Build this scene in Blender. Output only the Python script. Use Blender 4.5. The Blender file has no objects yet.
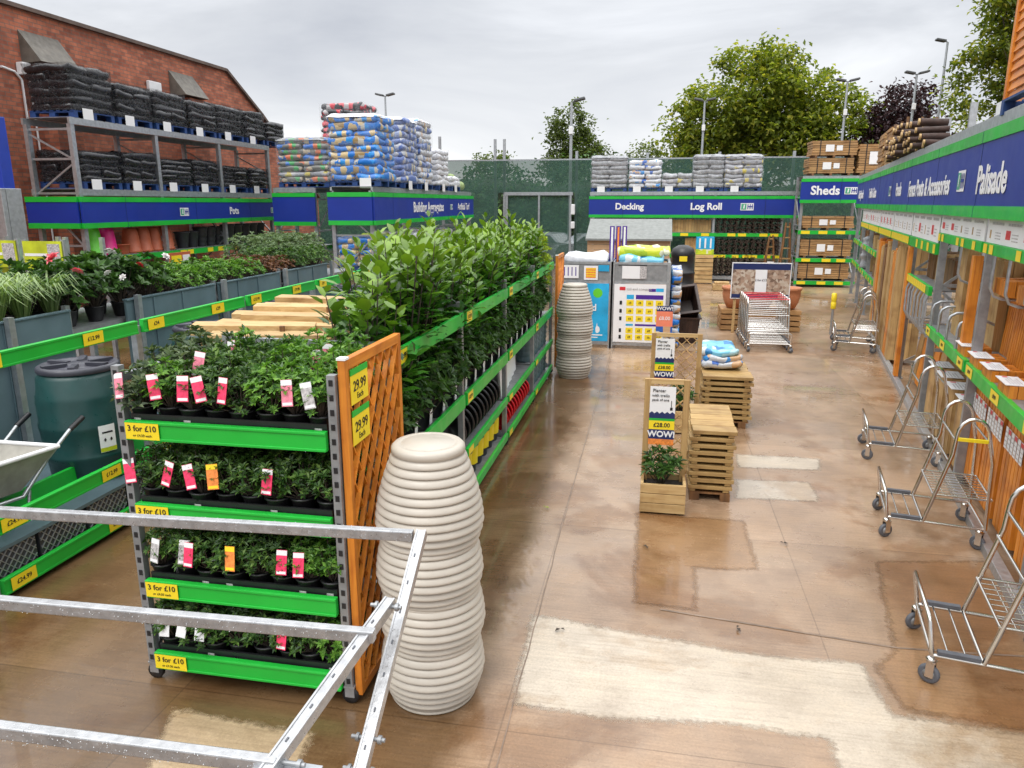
import bpy, math, random
from mathutils import Vector, Matrix, noise as mnoise
R=math.radians; PI=math.pi
random.seed(7)
sc=bpy.context.scene; COL=sc.collection
# ---------------------------------------------------------------- helpers
class MB:
    def __init__(s): s.v=[]; s.f=[]; s.m=[]; s.s=[]
    def add(s,verts,faces,m=0,smooth=False):
        o=len(s.v); s.v.extend([tuple(p) for p in verts])
        for f in faces: s.f.append(tuple(i+o for i in f)); s.m.append(m); s.s.append(smooth)
        return s
    def bx(s,x0,x1,y0,y1,z0,z1,m=0):
        v=[(x0,y0,z0),(x1,y0,z0),(x1,y1,z0),(x0,y1,z0),(x0,y0,z1),(x1,y0,z1),(x1,y1,z1),(x0,y1,z1)]
        return s.add(v,[(0,3,2,1),(4,5,6,7),(0,1,5,4),(1,2,6,5),(2,3,7,6),(3,0,4,7)],m)
    def box(s,c,d,m=0,rot=None):
        h=[q/2 for q in d]; v=[]
        for z in(-1,1):
            for x,y in((-1,-1),(1,-1),(1,1),(-1,1)):
                p=Vector((x*h[0],y*h[1],z*h[2]))
                if rot is not None: p=rot@p
                v.append(p+Vector(c))
        return s.add(v,[(0,3,2,1),(4,5,6,7),(0,1,5,4),(1,2,6,5),(2,3,7,6),(3,0,4,7)],m)
    def bar(s,p,q,w,h,m=0,up=(0,0,1)):
        p=Vector(p);q=Vector(q);d=(q-p); L=d.length; d.normalize(); u=Vector(up)
        a=d.cross(u)
        if a.length<1e-4: a=d.cross(Vector((1,0,0)))
        a.normalize(); b=a.cross(d); b.normalize()
        v=[]
        for e in(p,q):
            for i,j in((-1,-1),(1,-1),(1,1),(-1,1)): v.append(e+a*(i*w/2)+b*(j*h/2))
        return s.add(v,[(0,3,2,1),(4,5,6,7),(0,1,5,4),(1,2,6,5),(2,3,7,6),(3,0,4,7)],m)
    def tube(s,pts,r,n=8,m=0,smooth=True,cap=True):
        pts=[Vector(p) for p in pts]; k=len(pts); rs=r if isinstance(r,(list,tuple)) else [r]*k
        o=[];up=None
        for i,p in enumerate(pts):
            if i==0:t=pts[1]-p
            elif i==k-1:t=p-pts[i-1]
            else:t=(pts[i+1]-p).normalized()+(p-pts[i-1]).normalized()
            t.normalize()
            if up is None:
                up=Vector((0,0,1)) if abs(t.z)<.9 else Vector((1,0,0))
            a=t.cross(up)
            if a.length<1e-4: a=t.cross(Vector((0,1,0)))
            a.normalize(); b=a.cross(t).normalized(); up=b
            for j in range(n):
                an=2*PI*j/n; o.append(p+(a*math.cos(an)+b*math.sin(an))*rs[i])
        f=[]
        for i in range(k-1):
            for j in range(n):
                f.append((i*n+j,i*n+(j+1)%n,(i+1)*n+(j+1)%n,(i+1)*n+j))
        s.add(o,f,m,smooth)
        if cap:
            s.add(o[:n],[tuple(range(n))],m); s.add(o[-n:],[tuple(reversed(range(n)))],m)
        return s
    def lathe(s,prof,n=24,m=0,c=(0,0,0),smooth=True,mtx=None):
        o=[]
        for r,z in prof:
            for j in range(n):
                a=2*PI*j/n; p=Vector((r*math.cos(a),r*math.sin(a),z))
                if mtx is not None: p=mtx@p
                o.append(p+Vector(c))
        f=[]
        for i in range(len(prof)-1):
            for j in range(n): f.append((i*n+j,i*n+(j+1)%n,(i+1)*n+(j+1)%n,(i+1)*n+j))
        return s.add(o,f,m,smooth)
    def leaf(s,p,d,u,L,W,m=0,fold=.25):
        a=d.cross(u)
        if a.length<1e-4: a=d.orthogonal()
        a.normalize(); b=a.cross(d).normalized()
        mid=p+d*(L*.5)
        s.add([p,mid-a*(W/2)+b*(W*fold),p+d*L-b*(L*.12),mid+a*(W/2)+b*(W*fold)],[(0,3,2),(0,2,1)],m)
    def mesh(s,name,mats):
        me=bpy.data.meshes.new(name); me.from_pydata(s.v,[],s.f)
        for q in(mats if isinstance(mats,(list,tuple)) else [mats]): me.materials.append(q)
        me.polygons.foreach_set('material_index',s.m); me.polygons.foreach_set('use_smooth',s.s)
        me.update(); return me
    def build(s,name,mats,parent=None,loc=(0,0,0),rz=0,bev=0):
        return link(name,s.mesh(name,mats),parent,loc,rz,bev)
def link(name,me,parent=None,loc=(0,0,0),rz=0,bev=0):
    o=bpy.data.objects.new(name,me); COL.objects.link(o); o.location=loc
    o.rotation_euler=(0,0,rz) if not isinstance(rz,(tuple,list)) else rz
    if parent is not None: o.parent=parent
    if bev:
        b=o.modifiers.new('bevel','BEVEL'); b.width=bev; b.segments=2; b.limit_method='ANGLE'; b.angle_limit=R(40)
    return o
def tag(o,label,cat,group=None):
    o['label']=label; o['category']=cat
    if group: o['group']=group
    return o
def thing(name,label,cat,loc=(0,0,0),rz=0,group=None):
    o=bpy.data.objects.new(name,None); COL.objects.link(o); o.location=loc
    o.rotation_euler=(0,0,rz) if not isinstance(rz,(tuple,list)) else rz
    o.empty_display_size=.1
    return tag(o,label,cat,group)
def struct(name,mb,mats,kind='structure'):
    o=mb.build(name,mats); o['kind']=kind; return o
def dup(root,loc=None,rz=None,label=None,group=None,parent=None):
    r=root.copy(); COL.objects.link(r)
    if parent is not None: r.parent=parent
    if loc is not None: r.location=loc
    if rz is not None: r.rotation_euler=(0,0,rz) if not isinstance(rz,(tuple,list)) else rz
    if label: r['label']=label
    if group: r['group']=group
    for ch in list(root.children): dup(ch,parent=r)
    return r
ORD=['first','second','third','fourth','fifth','sixth','seventh','eighth','ninth','tenth','eleventh','twelfth','thirteenth','fourteenth','fifteenth','sixteenth','seventeenth','eighteenth','nineteenth','twentieth']
# text -> mesh
_tc={}
def text(s,size,m,parent,loc,rot,bold=.0,xs=1.0,name='lettering',align='CENTER',ext=.002):
    key=(s,round(size,4),m.name,round(bold,4),round(xs,3),align,ext)
    if key not in _tc:
        cu=bpy.data.curves.new('lettering','FONT'); cu.body=s; cu.size=size; cu.align_x=align; cu.align_y='CENTER'
        cu.offset=bold*size; cu.extrude=ext; cu.resolution_u=3
        ob=bpy.data.objects.new('lettering',cu); COL.objects.link(ob)
        dg=bpy.context.evaluated_depsgraph_get(); dg.update()
        me=bpy.data.meshes.new_from_object(ob.evaluated_get(dg)); me.name='lettering'
        COL.objects.unlink(ob); bpy.data.objects.remove(ob)
        me.transform(Matrix.Scale(xs,4,(1,0,0))); me.materials.clear(); me.materials.append(m)
        _tc[key]=me
    return link(name,_tc[key],parent,loc,rot)
FRONT=(R(90),0,0)        # faces -Y
EAST=(R(90),0,R(90))     # faces +X
WEST=(R(90),0,R(-90))    # faces -X
# ---------------------------------------------------------------- materials
def _nt(name):
    m=bpy.data.materials.new(name); m.use_nodes=True; nt=m.node_tree
    return m,nt,nt.nodes['Principled BSDF'],nt.nodes,nt.links
def N(nt,t,**kw):
    n=nt.nodes.new(t)
    for k,v in kw.items(): setattr(n,k,v)
    return n
def sc3(c,k): return (min(1,c[0]*k),min(1,c[1]*k),min(1,c[2]*k),1)
def mixc(nt,fac,a,b,blend='MIX'):
    n=N(nt,'ShaderNodeMix',data_type='RGBA',blend_type=blend); L=nt.links
    for i,q in((0,fac),(6,a),(7,b)):
        if hasattr(q,'is_linked') or hasattr(q,'links'): L.new(q,n.inputs[i])
        else: n.inputs[i].default_value=q if i==0 else ((*q,1) if len(q)==3 else q)
    return n.outputs[2]
def ramp(nt,fac,stops):
    n=N(nt,'ShaderNodeValToRGB'); nt.links.new(fac,n.inputs[0]); e=n.color_ramp.elements
    while len(e)<len(stops): e.new(.5)
    for q,(p,c) in zip(e,stops): q.position=p; q.color=(*c,1) if len(c)==3 else c
    return n.outputs[0]
def noise(nt,scale,detail=4,vec=None,rough=.55,dist=0):
    n=N(nt,'ShaderNodeTexNoise'); n.inputs['Scale'].default_value=scale; n.inputs['Detail'].default_value=detail
    n.inputs['Roughness'].default_value=rough; n.inputs['Distortion'].default_value=dist
    if vec is not None: nt.links.new(vec,n.inputs['Vector'])
    return n.outputs['Fac']
def ocoord(nt,scale=None):
    t=N(nt,'ShaderNodeTexCoord').outputs['Object']
    if scale is None: return t
    m=N(nt,'ShaderNodeMapping'); m.inputs['Scale'].default_value=scale; nt.links.new(t,m.inputs['Vector']); return m.outputs[0]
def bumpit(nt,b,h,strength,dist=.01):
    n=N(nt,'ShaderNodeBump'); n.inputs['Strength'].default_value=strength; n.inputs['Distance'].default_value=dist
    nt.links.new(h,n.inputs['Height']); nt.links.new(n.outputs[0],b.inputs['Normal'])
def mat(name,c,rough=.5,metal=0,var=.12,scale=6,bump=0,bscale=30,rnd=0,island=0,coat=0,rvar=.12):
    m,nt,b,_,L=_nt(name)
    v=ocoord(nt); f=noise(nt,scale,5,v)
    col=ramp(nt,f,[(.3,sc3(c,1-var)),(.7,sc3(c,1+var))])
    if rnd:
        oi=N(nt,'ShaderNodeObjectInfo'); col=mixc(nt,1.0,col,ramp(nt,oi.outputs['Random'],[(0,(1-rnd,)*3),(1,(1,1,1))]),'MULTIPLY')
    if island:
        g=N(nt,'ShaderNodeNewGeometry'); col=mixc(nt,1.0,col,ramp(nt,g.outputs['Random Per Island'],[(0,(1-island,)*3),(1,(1,1,1))]),'MULTIPLY')
    L.new(col,b.inputs['Base Color']); b.inputs['Metallic'].default_value=metal
    mr=N(nt,'ShaderNodeMapRange'); L.new(noise(nt,scale*2.3,3,v),mr.inputs[0]); mr.inputs[1].default_value=.3; mr.inputs[2].default_value=.7
    mr.inputs[3].default_value=max(.02,rough-rvar); mr.inputs[4].default_value=min(1,rough+rvar); L.new(mr.outputs[0],b.inputs['Roughness'])
    if coat: b.inputs['Coat Weight'].default_value=coat
    if bump: bumpit(nt,b,noise(nt,bscale,4,v),bump)
    return m
def wood(name,c1,c2,axis=2,rough=.55,island=.35,grain=30,rnd=0):
    m,nt,b,_,L=_nt(name)
    s=[grain,grain,grain]; s[axis]=grain*.06
    v=ocoord(nt,s); f=noise(nt,1,5,v,.6,.6)
    col=ramp(nt,f,[(.3,c2),(.62,c1)])
    kn=noise(nt,3.1,3,ocoord(nt)); col=mixc(nt,1.0,col,ramp(nt,kn,[(.28,(.6,.5,.42)),(.5,(1,1,1))]),'MULTIPLY')
    if island:
        g=N(nt,'ShaderNodeNewGeometry'); col=mixc(nt,1.0,col,ramp(nt,g.outputs['Random Per Island'],[(0,(1-island,)*3),(1,(1,1,1))]),'MULTIPLY')
    if rnd:
        oi=N(nt,'ShaderNodeObjectInfo'); col=mixc(nt,1.0,col,ramp(nt,oi.outputs['Random'],[(0,(1-rnd,)*3),(1,(1,1,1))]),'MULTIPLY')
    L.new(col,b.inputs['Base Color']); b.inputs['Roughness'].default_value=rough
    bumpit(nt,b,f,.25,.004); return m
def foliage(name,c1,c2,rough=.42,trans=.25,c3=None,young=None):
    m,nt,b,nodes,L=_nt(name)
    g=N(nt,'ShaderNodeNewGeometry'); oi=N(nt,'ShaderNodeObjectInfo')
    st=[(0,c1),(.75,c2)]+([(1,c3)] if c3 else [])
    col=ramp(nt,g.outputs['Random Per Island'],st)
    col=mixc(nt,1.0,col,ramp(nt,oi.outputs['Random'],[(0,(.72,.76,.72)),(1,(1.0,1.0,1.0))]),'MULTIPLY')
    if young:  # new growth at the shoot tips is paler and yellower
        sp=N(nt,'ShaderNodeSeparateXYZ'); L.new(ocoord(nt),sp.inputs[0]); mr=N(nt,'ShaderNodeMapRange'); L.new(sp.outputs[2],mr.inputs[0]); mr.inputs[1].default_value=young[1]; mr.inputs[2].default_value=young[2]; mr.inputs[4].default_value=.85
        ml=N(nt,'ShaderNodeMath',operation='MULTIPLY'); L.new(mr.outputs[0],ml.inputs[0]); L.new(ramp(nt,g.outputs['Random Per Island'],[(0,(.35,)*3),(1,(1,1,1))]),ml.inputs[1]); col=mixc(nt,ml.outputs[0],col,young[0])
    L.new(col,b.inputs['Base Color']); b.inputs['Roughness'].default_value=rough
    tr=N(nt,'ShaderNodeBsdfTranslucent'); L.new(mixc(nt,1.0,col,(1.5,1.6,.7,1),'MULTIPLY'),tr.inputs[0])
    mx=N(nt,'ShaderNodeMixShader'); mx.inputs[0].default_value=trans
    L.new(b.outputs[0],mx.inputs[1]); L.new(tr.outputs[0],mx.inputs[2]); L.new(mx.outputs[0],nodes['Material Output'].inputs[0])
    return m
def sackmat(name,base,cols,rough=.3,zs=1.0,seed=0.):
    # printed plastic sack: blocks of print over a base film colour, in the sack's own coordinates
    m,nt,b,_,L=_nt(name)
    v=ocoord(nt,(9,9,5)); oi=N(nt,'ShaderNodeObjectInfo')
    ad=N(nt,'ShaderNodeVectorMath',operation='ADD'); L.new(v,ad.inputs[0])
    cb=N(nt,'ShaderNodeCombineXYZ'); mu=N(nt,'ShaderNodeMath',operation='MULTIPLY'); L.new(oi.outputs['Random'],mu.inputs[0]); mu.inputs[1].default_value=3.
    for i in range(3): L.new(mu.outputs[0],cb.inputs[i])
    L.new(cb.outputs[0],ad.inputs[1])
    vo=N(nt,'ShaderNodeTexVoronoi',distance='CHEBYCHEV'); vo.inputs['Scale'].default_value=.8; L.new(ad.outputs[0],vo.inputs['Vector'])
    sp=N(nt,'ShaderNodeSeparateColor'); L.new(vo.outputs['Color'],sp.inputs[0])
    n=len(cols); st=[(0,base)]; p=.56
    for i,c in enumerate(cols): st+=[(p+i*(1-p)/n,c)]
    rp=N(nt,'ShaderNodeValToRGB'); rp.color_ramp.interpolation='CONSTANT'; L.new(sp.outputs[0],rp.inputs[0]); e=rp.color_ramp.elements
    while len(e)<len(st): e.new(.5)
    for q,(p,c) in zip(e,st): q.position=p; q.color=(*c,1)
    L.new(rp.outputs[0],b.inputs['Base Color']); b.inputs['Roughness'].default_value=rough
    bumpit(nt,b,noise(nt,14,4,ocoord(nt)),.5,.03); return m
M={}

M['beige']=mat('beige_plastic_pot',(.45,.38,.32),.5,0,.1,5)
M['lg']=mat('logo_green',(.06,.35,.2),.4,0,.05,3)
M['green']=mat('green_powder_coat',(.010,.40,.035),.42,0,.14,1.7,coat=.1)
M['blue']=mat('blue_banner',(.003,.024,.25),.5,0,.10,1.2,rvar=.05)
M['galv']=mat('galvanised_steel',(.42,.44,.46),.42,.75,.16,14)
M['galvd']=mat('weathered_galvanised',(.30,.31,.32),.5,.6,.2,9)
M['chrome']=mat('chromed_tube',(.66,.64,.61),.20,1,.05,2,rvar=.05)
M['white']=mat('white_card',(.76,.76,.77),.45,0,.04,3)
M['whitep']=mat('white_paint',(.75,.75,.76),.4,0,.06,6)
M['black']=mat('black_plastic',(.012,.012,.014),.38,0,.2,8)
M['rubber']=mat('grey_rubber',(.09,.095,.11),.55,0,.2,12)
M['yellow']=mat('yellow_ticket',(.82,.62,.02),.4,0,.06,3)
M['ink']=mat('black_ink',(.01,.01,.012),.6,0,0,3)
M['red']=mat('red_print',(.6,.03,.04),.4,0,.1,6)
M['pink']=mat('pink_ticket',(.80,.04,.12),.4,0,.35,45)
M['pinkp']=mat('pale_pink_ticket',(.78,.22,.30),.4,0,.3,45)
M['orange_t']=mat('orange_ticket',(.8,.24,.05),.4,0,.3,45)
M['greyt']=mat('grey_photo_ticket',(.42,.40,.40),.4,0,.55,50)
M['cream']=mat('cream_glaze',(.455,.412,.352),.42,0,.10,3,bump=.08,bscale=60)
M['orangew']=wood('orange_stained_wood',(.80,.29,.028),(.58,.16,.012),2,.5,.3)
M['orangewx']=wood('orange_stained_wood_across',(.80,.29,.028),(.58,.16,.012),1,.5,.3)
M['tan']=wood('pale_sawn_timber',(.62,.42,.19),(.44,.26,.10),1,.6,.28)
M['treated']=wood('treated_pale_timber',(.52,.34,.13),(.36,.21,.07),0,.6,.32)
M['tanx']=wood('pale_sawn_timber_across',(.62,.43,.20),(.45,.27,.10),0,.6,.28)
M['tanz']=wood('pale_sawn_timber_upright',(.58,.37,.15),(.40,.23,.08),2,.6,.35)
M['brownw']=wood('brown_treated_timber',(.26,.125,.045),(.13,.06,.02),2,.6,.35)
M['brownx']=wood('brown_treated_timber_across',(.50,.29,.12),(.30,.15,.05),0,.6,.4)
M['browny']=wood('brown_treated_timber_long',(.34,.18,.075),(.20,.09,.03),1,.6,.4)
M['bluepal']=mat('blue_pallet_paint',(.010,.045,.17),.6,0,.3,10,bump=.1)
M['blacksack']=mat('black_sack_film',(.020,.020,.024),.24,0,.4,5,bump=1.0,bscale=9,rnd=.5)
M['wrap']=mat('clear_stretch_wrap_grey',(.30,.31,.33),.25,0,.35,7,bump=.6,bscale=12,rnd=.3)
M['whitesack']=mat('white_sack_film',(.62,.63,.66),.3,0,.2,7,bump=.6,bscale=14)
M['buttgreen']=mat('dark_green_moulded_plastic',(.010,.050,.048),.38,0,.15,5)
M['panel']=mat('blue_grey_sheet_steel',(.115,.175,.20),.45,.2,.15,2)
M['terra']=mat('terracotta_plastic',(.42,.10,.04),.5,0,.15,5)
M['darkpot']=mat('dark_grey_plastic_pot',(.035,.038,.045),.45,0,.2,5,rnd=.3)
M['lime']=mat('lime_green_plastic',(.12,.55,.03),.4,0,.1,4)
M['hotpink']=mat('hot_pink_plastic',(.72,.015,.22),.4,0,.1,4)
M['darkbrown']=wood('dark_brown_staves',(.06,.028,.018),(.03,.014,.01),2,.45,.4)
M['lead']=mat('grey_lead_flashing',(.13,.118,.10),.6,.1,.3,5,bump=.2)
M['bluep']=mat('blue_paint',(.01,.04,.35),.4,0,.1,4)
M['skyblue']=mat('turquoise_print',(.02,.33,.60),.35,0,.35,2)
M['felt']=mat('grey_roof_felt',(.21,.22,.21),.85,0,.15,10,bump=.2)
M['limeposter']=mat('lime_printed_board',(.45,.50,.02),.4,0,.35,3)
M['soil']=mat('dark_compost',(.02,.014,.01),.9,0,.3,30,bump=.3)
M['purple']=mat('purple_print',(.06,.015,.25),.4,0,.1,5)
M['navy']=mat('navy_print',(.008,.02,.10),.4,0,.1,5)
M['carpaint']=mat('silver_car_paint',(.42,.44,.47),.25,.5,.05,3,coat=.8)
M['glass']=mat('dark_car_glass',(.015,.02,.025),.08,0,.05,3)
M['frame']=mat('wet_galvanised_tube',(.42,.425,.435),.34,.7,.20,26,bump=.1,bscale=90)
M['lampgrey']=mat('grey_lamp_housing',(.10,.105,.11),.5,.3,.1,4)
M['bark']=mat('grey_brown_bark',(.06,.045,.033),.85,0,.35,9,bump=.5)
M['azalea']=foliage('azalea_leaves',(.018,.055,.012),(.085,.18,.032),.38,.2,(.20,.31,.07))
M['azalea_pale']=foliage('pale_azalea_leaves',(.03,.10,.014),(.15,.32,.04),.38,.25,(.27,.46,.09))
M['azalea_grey']=foliage('grey_green_leaves',(.03,.065,.025),(.12,.17,.075),.42,.2,(.22,.26,.15))
M['laurel']=foliage('glossy_laurel_leaves',(.018,.075,.010),(.055,.17,.016),.24,.2,(.12,.28,.03),young=((.27,.41,.03),.95,1.5))
M['limeleaf']=foliage('lime_yellow_leaves',(.16,.28,.012),(.42,.50,.03),.4,.3)
M['darkleaf']=foliage('dark_shrub_leaves',(.014,.045,.010),(.065,.15,.025),.42,.2)
M['grassleaf']=foliage('variegated_blades',(.09,.18,.04),(.35,.45,.2),.45,.25)
M['silverleaf']=foliage('silvery_leaves',(.05,.10,.03),(.22,.30,.16),.45,.2)
M['redleaf']=foliage('red_tinged_leaves',(.10,.03,.02),(.22,.10,.05),.45,.2)
M['treeleaf']=foliage('green_tree_leaves',(.07,.105,.014),(.25,.29,.036),.5,.5,(.42,.38,.05))
M['treeleafd']=foliage('olive_tree_leaves',(.05,.075,.022),(.17,.21,.06),.5,.45)
M['copperleaf']=foliage('copper_tree_leaves',(.022,.008,.014),(.06,.022,.03),.5,.2)
M['petalw']=mat('white_petals',(.75,.72,.70),.5,0,.1,20)
M['petalp']=mat('pink_petals',(.72,.14,.17),.5,0,.2,20)
M['petalr']=mat('red_petals',(.5,.03,.03),.5,0,.2,20)
M['redplast']=mat('glossy_red_plastic',(.55,.008,.02),.25,0,.15,5)
M['bluesack']=sackmat('blue_printed_sack',(.01,.16,.55),[(.55,.42,.22),(.02,.25,.65),(.5,.48,.42),(.30,.20,.08)])
M['bluesack2']=sackmat('grey_blue_printed_sack',(.10,.16,.40),[(.45,.47,.52),(.30,.36,.55),(.55,.5,.35)])
M['redsack']=sackmat('red_printed_sack',(.03,.03,.035),[(.55,.04,.06),(.6,.10,.12),(.45,.42,.42)])
M['mixsack']=sackmat('green_red_printed_sack',(.16,.16,.15),[(.06,.30,.10),(.55,.16,.08),(.05,.15,.45),(.45,.38,.28)])
M['greysack']=sackmat('grey_printed_sack',(.30,.31,.34),[(.45,.45,.47),(.18,.18,.2),(.5,.42,.1)])
M['bwsack']=sackmat('blue_white_printed_sack',(.5,.52,.56),[(.05,.25,.6),(.65,.66,.68),(.02,.1,.4),(.55,.35,.2)])
M['compost']=sackmat('pale_blue_compost_sack',(.16,.46,.62),[(.6,.64,.66),(.02,.18,.42),(.35,.58,.66)])
M['ysack']=sackmat('lime_yellow_sack',(.55,.62,.03),[(.65,.68,.5),(.35,.5,.03)])
def brickmat():
    m,nt,b,_,L=_nt('red_brick')
    tc=N(nt,'ShaderNodeTexCoord').outputs['Object']; sp=N(nt,'ShaderNodeSeparateXYZ'); L.new(tc,sp.inputs[0])
    ad=N(nt,'ShaderNodeMath',operation='ADD'); L.new(sp.outputs[0],ad.inputs[0]); L.new(sp.outputs[1],ad.inputs[1])
    cb=N(nt,'ShaderNodeCombineXYZ'); L.new(ad.outputs[0],cb.inputs[0]); L.new(sp.outputs[2],cb.inputs[1])
    br=N(nt,'ShaderNodeTexBrick'); L.new(cb.outputs[0],br.inputs['Vector']); br.inputs['Scale'].default_value=1
    br.inputs['Brick Width'].default_value=.27; br.inputs['Row Height'].default_value=.092; br.inputs['Mortar Size'].default_value=.009
    br.inputs['Color1'].default_value=(.50,.175,.095,1); br.inputs['Color2'].default_value=(.27,.08,.045,1); br.inputs['Mortar'].default_value=(.20,.14,.11,1)
    br.inputs['Bias'].default_value=-.1
    f=noise(nt,.9,5,tc,.65); col=mixc(nt,1.0,br.outputs['Color'],ramp(nt,f,[(.3,(.62,.6,.6)),(.6,(1.05,1,1))]),'MULTIPLY')
    f2=noise(nt,7,3,tc); col=mixc(nt,.5,col,mixc(nt,1.0,col,ramp(nt,f2,[(.3,(.6,.6,.6)),(.7,(1.3,1.15,1.1))]),'MULTIPLY'))
    L.new(col,b.inputs['Base Color']); b.inputs['Roughness'].default_value=.85
    bumpit(nt,b,br.outputs['Fac'],-.4,.01); return m
M['brick']=brickmat()
def meshmat(name,c,alpha):
    m,nt,b,nodes,L=_nt(name); v=ocoord(nt)
    f=noise(nt,1.3,4,v); L.new(ramp(nt,f,[(.3,sc3(c,.8)),(.7,sc3(c,1.2))]),b.inputs['Base Color']); b.inputs['Roughness'].default_value=.7
    tr=N(nt,'ShaderNodeBsdfTransparent'); mx=N(nt,'ShaderNodeMixShader'); mx.inputs[0].default_value=alpha
    L.new(tr.outputs[0],mx.inputs[1]); L.new(b.outputs[0],mx.inputs[2]); L.new(mx.outputs[0],nodes['Material Output'].inputs[0]); return m
M['netting']=meshmat('green_windbreak_netting',(.026,.078,.056),.77)
def wrapmat(name,c,a0,a1,a2):
    m,nt,b,nodes,L=_nt(name); v=ocoord(nt,(6,6,2.2)); f=noise(nt,1.6,5,v,.6,.8)
    b.inputs['Base Color'].default_value=c; b.inputs['Roughness'].default_value=.16; bumpit(nt,b,f,1.0,.06)
    L.new(ramp(nt,f,[(.35,(a0,)*3),(.62,(a1,)*3),(.72,(a2,)*3)]),b.inputs['Alpha']); return m
M['film']=wrapmat('clear_stretch_film',(.75,.77,.8,1),.03,.13,.38); M['darkfilm']=wrapmat('black_stretch_film',(.02,.02,.024,1),.25,.5,.9)
# ---------------------------------------------------------------- world, sun, camera
w=bpy.data.worlds.new('World'); sc.world=w; w.use_nodes=True; nt=w.node_tree; bg=nt.nodes['Background']
sky=N(nt,'ShaderNodeTexSky',sky_type='NISHITA'); sky.sun_disc=False; sky.sun_elevation=R(55); sky.sun_rotation=R(200)
tc=N(nt,'ShaderNodeTexCoord').outputs['Generated']
sp=N(nt,'ShaderNodeSeparateXYZ'); nt.links.new(tc,sp.inputs[0])
mp=N(nt,'ShaderNodeMapping'); mp.inputs['Scale'].default_value=(1.3,1.3,4.2); mp.inputs['Location'].default_value=(1.3,.4,.2); nt.links.new(tc,mp.inputs[0])
cl=noise(nt,1.5,6,mp.outputs[0],.55,.5)
grad=ramp(nt,sp.outputs[2],[(0.0,(9.8,9.9,10)),(.07,(8.6,8.7,8.9)),(.21,(6.4,6.6,7.0)),(.34,(8.0,8.2,8.5)),(.6,(19,19.3,19.6)),(1.0,(27,27.2,27.5))])
cloud=mixc(nt,1.0,grad,ramp(nt,cl,[(.32,(.80,.81,.84)),(.50,(1.0,1.0,1.0)),(.66,(1.28,1.27,1.25))]),'MULTIPLY')
nt.links.new(mixc(nt,.93,sky.outputs[0],cloud),bg.inputs[0]); bg.inputs[1].default_value=.10
sd=bpy.data.lights.new('overcast_sun','SUN'); sd.energy=1.3; sd.angle=R(35); sd.color=(1,.97,.92)
so=bpy.data.objects.new('overcast_sun',sd); COL.objects.link(so); so.rotation_euler=(R(35),0,R(-20)); so.location=(0,0,30)
cam=bpy.data.cameras.new('camera'); cam.sensor_width=36; cam.lens=740/1024*36; cam.clip_end=1500; cam.clip_start=.05
co=bpy.data.objects.new('camera',cam); COL.objects.link(co); co.location=(0,0,3.0); P=math.atan(181/740.)
co.rotation_euler=(R(90)-P,0,R(10.8)); sc.camera=co
vs=sc.view_settings; vs.view_transform='Standard'; vs.look='None'; vs.gamma=1; vs.exposure=.2; vs.use_curve_mapping=False
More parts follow.
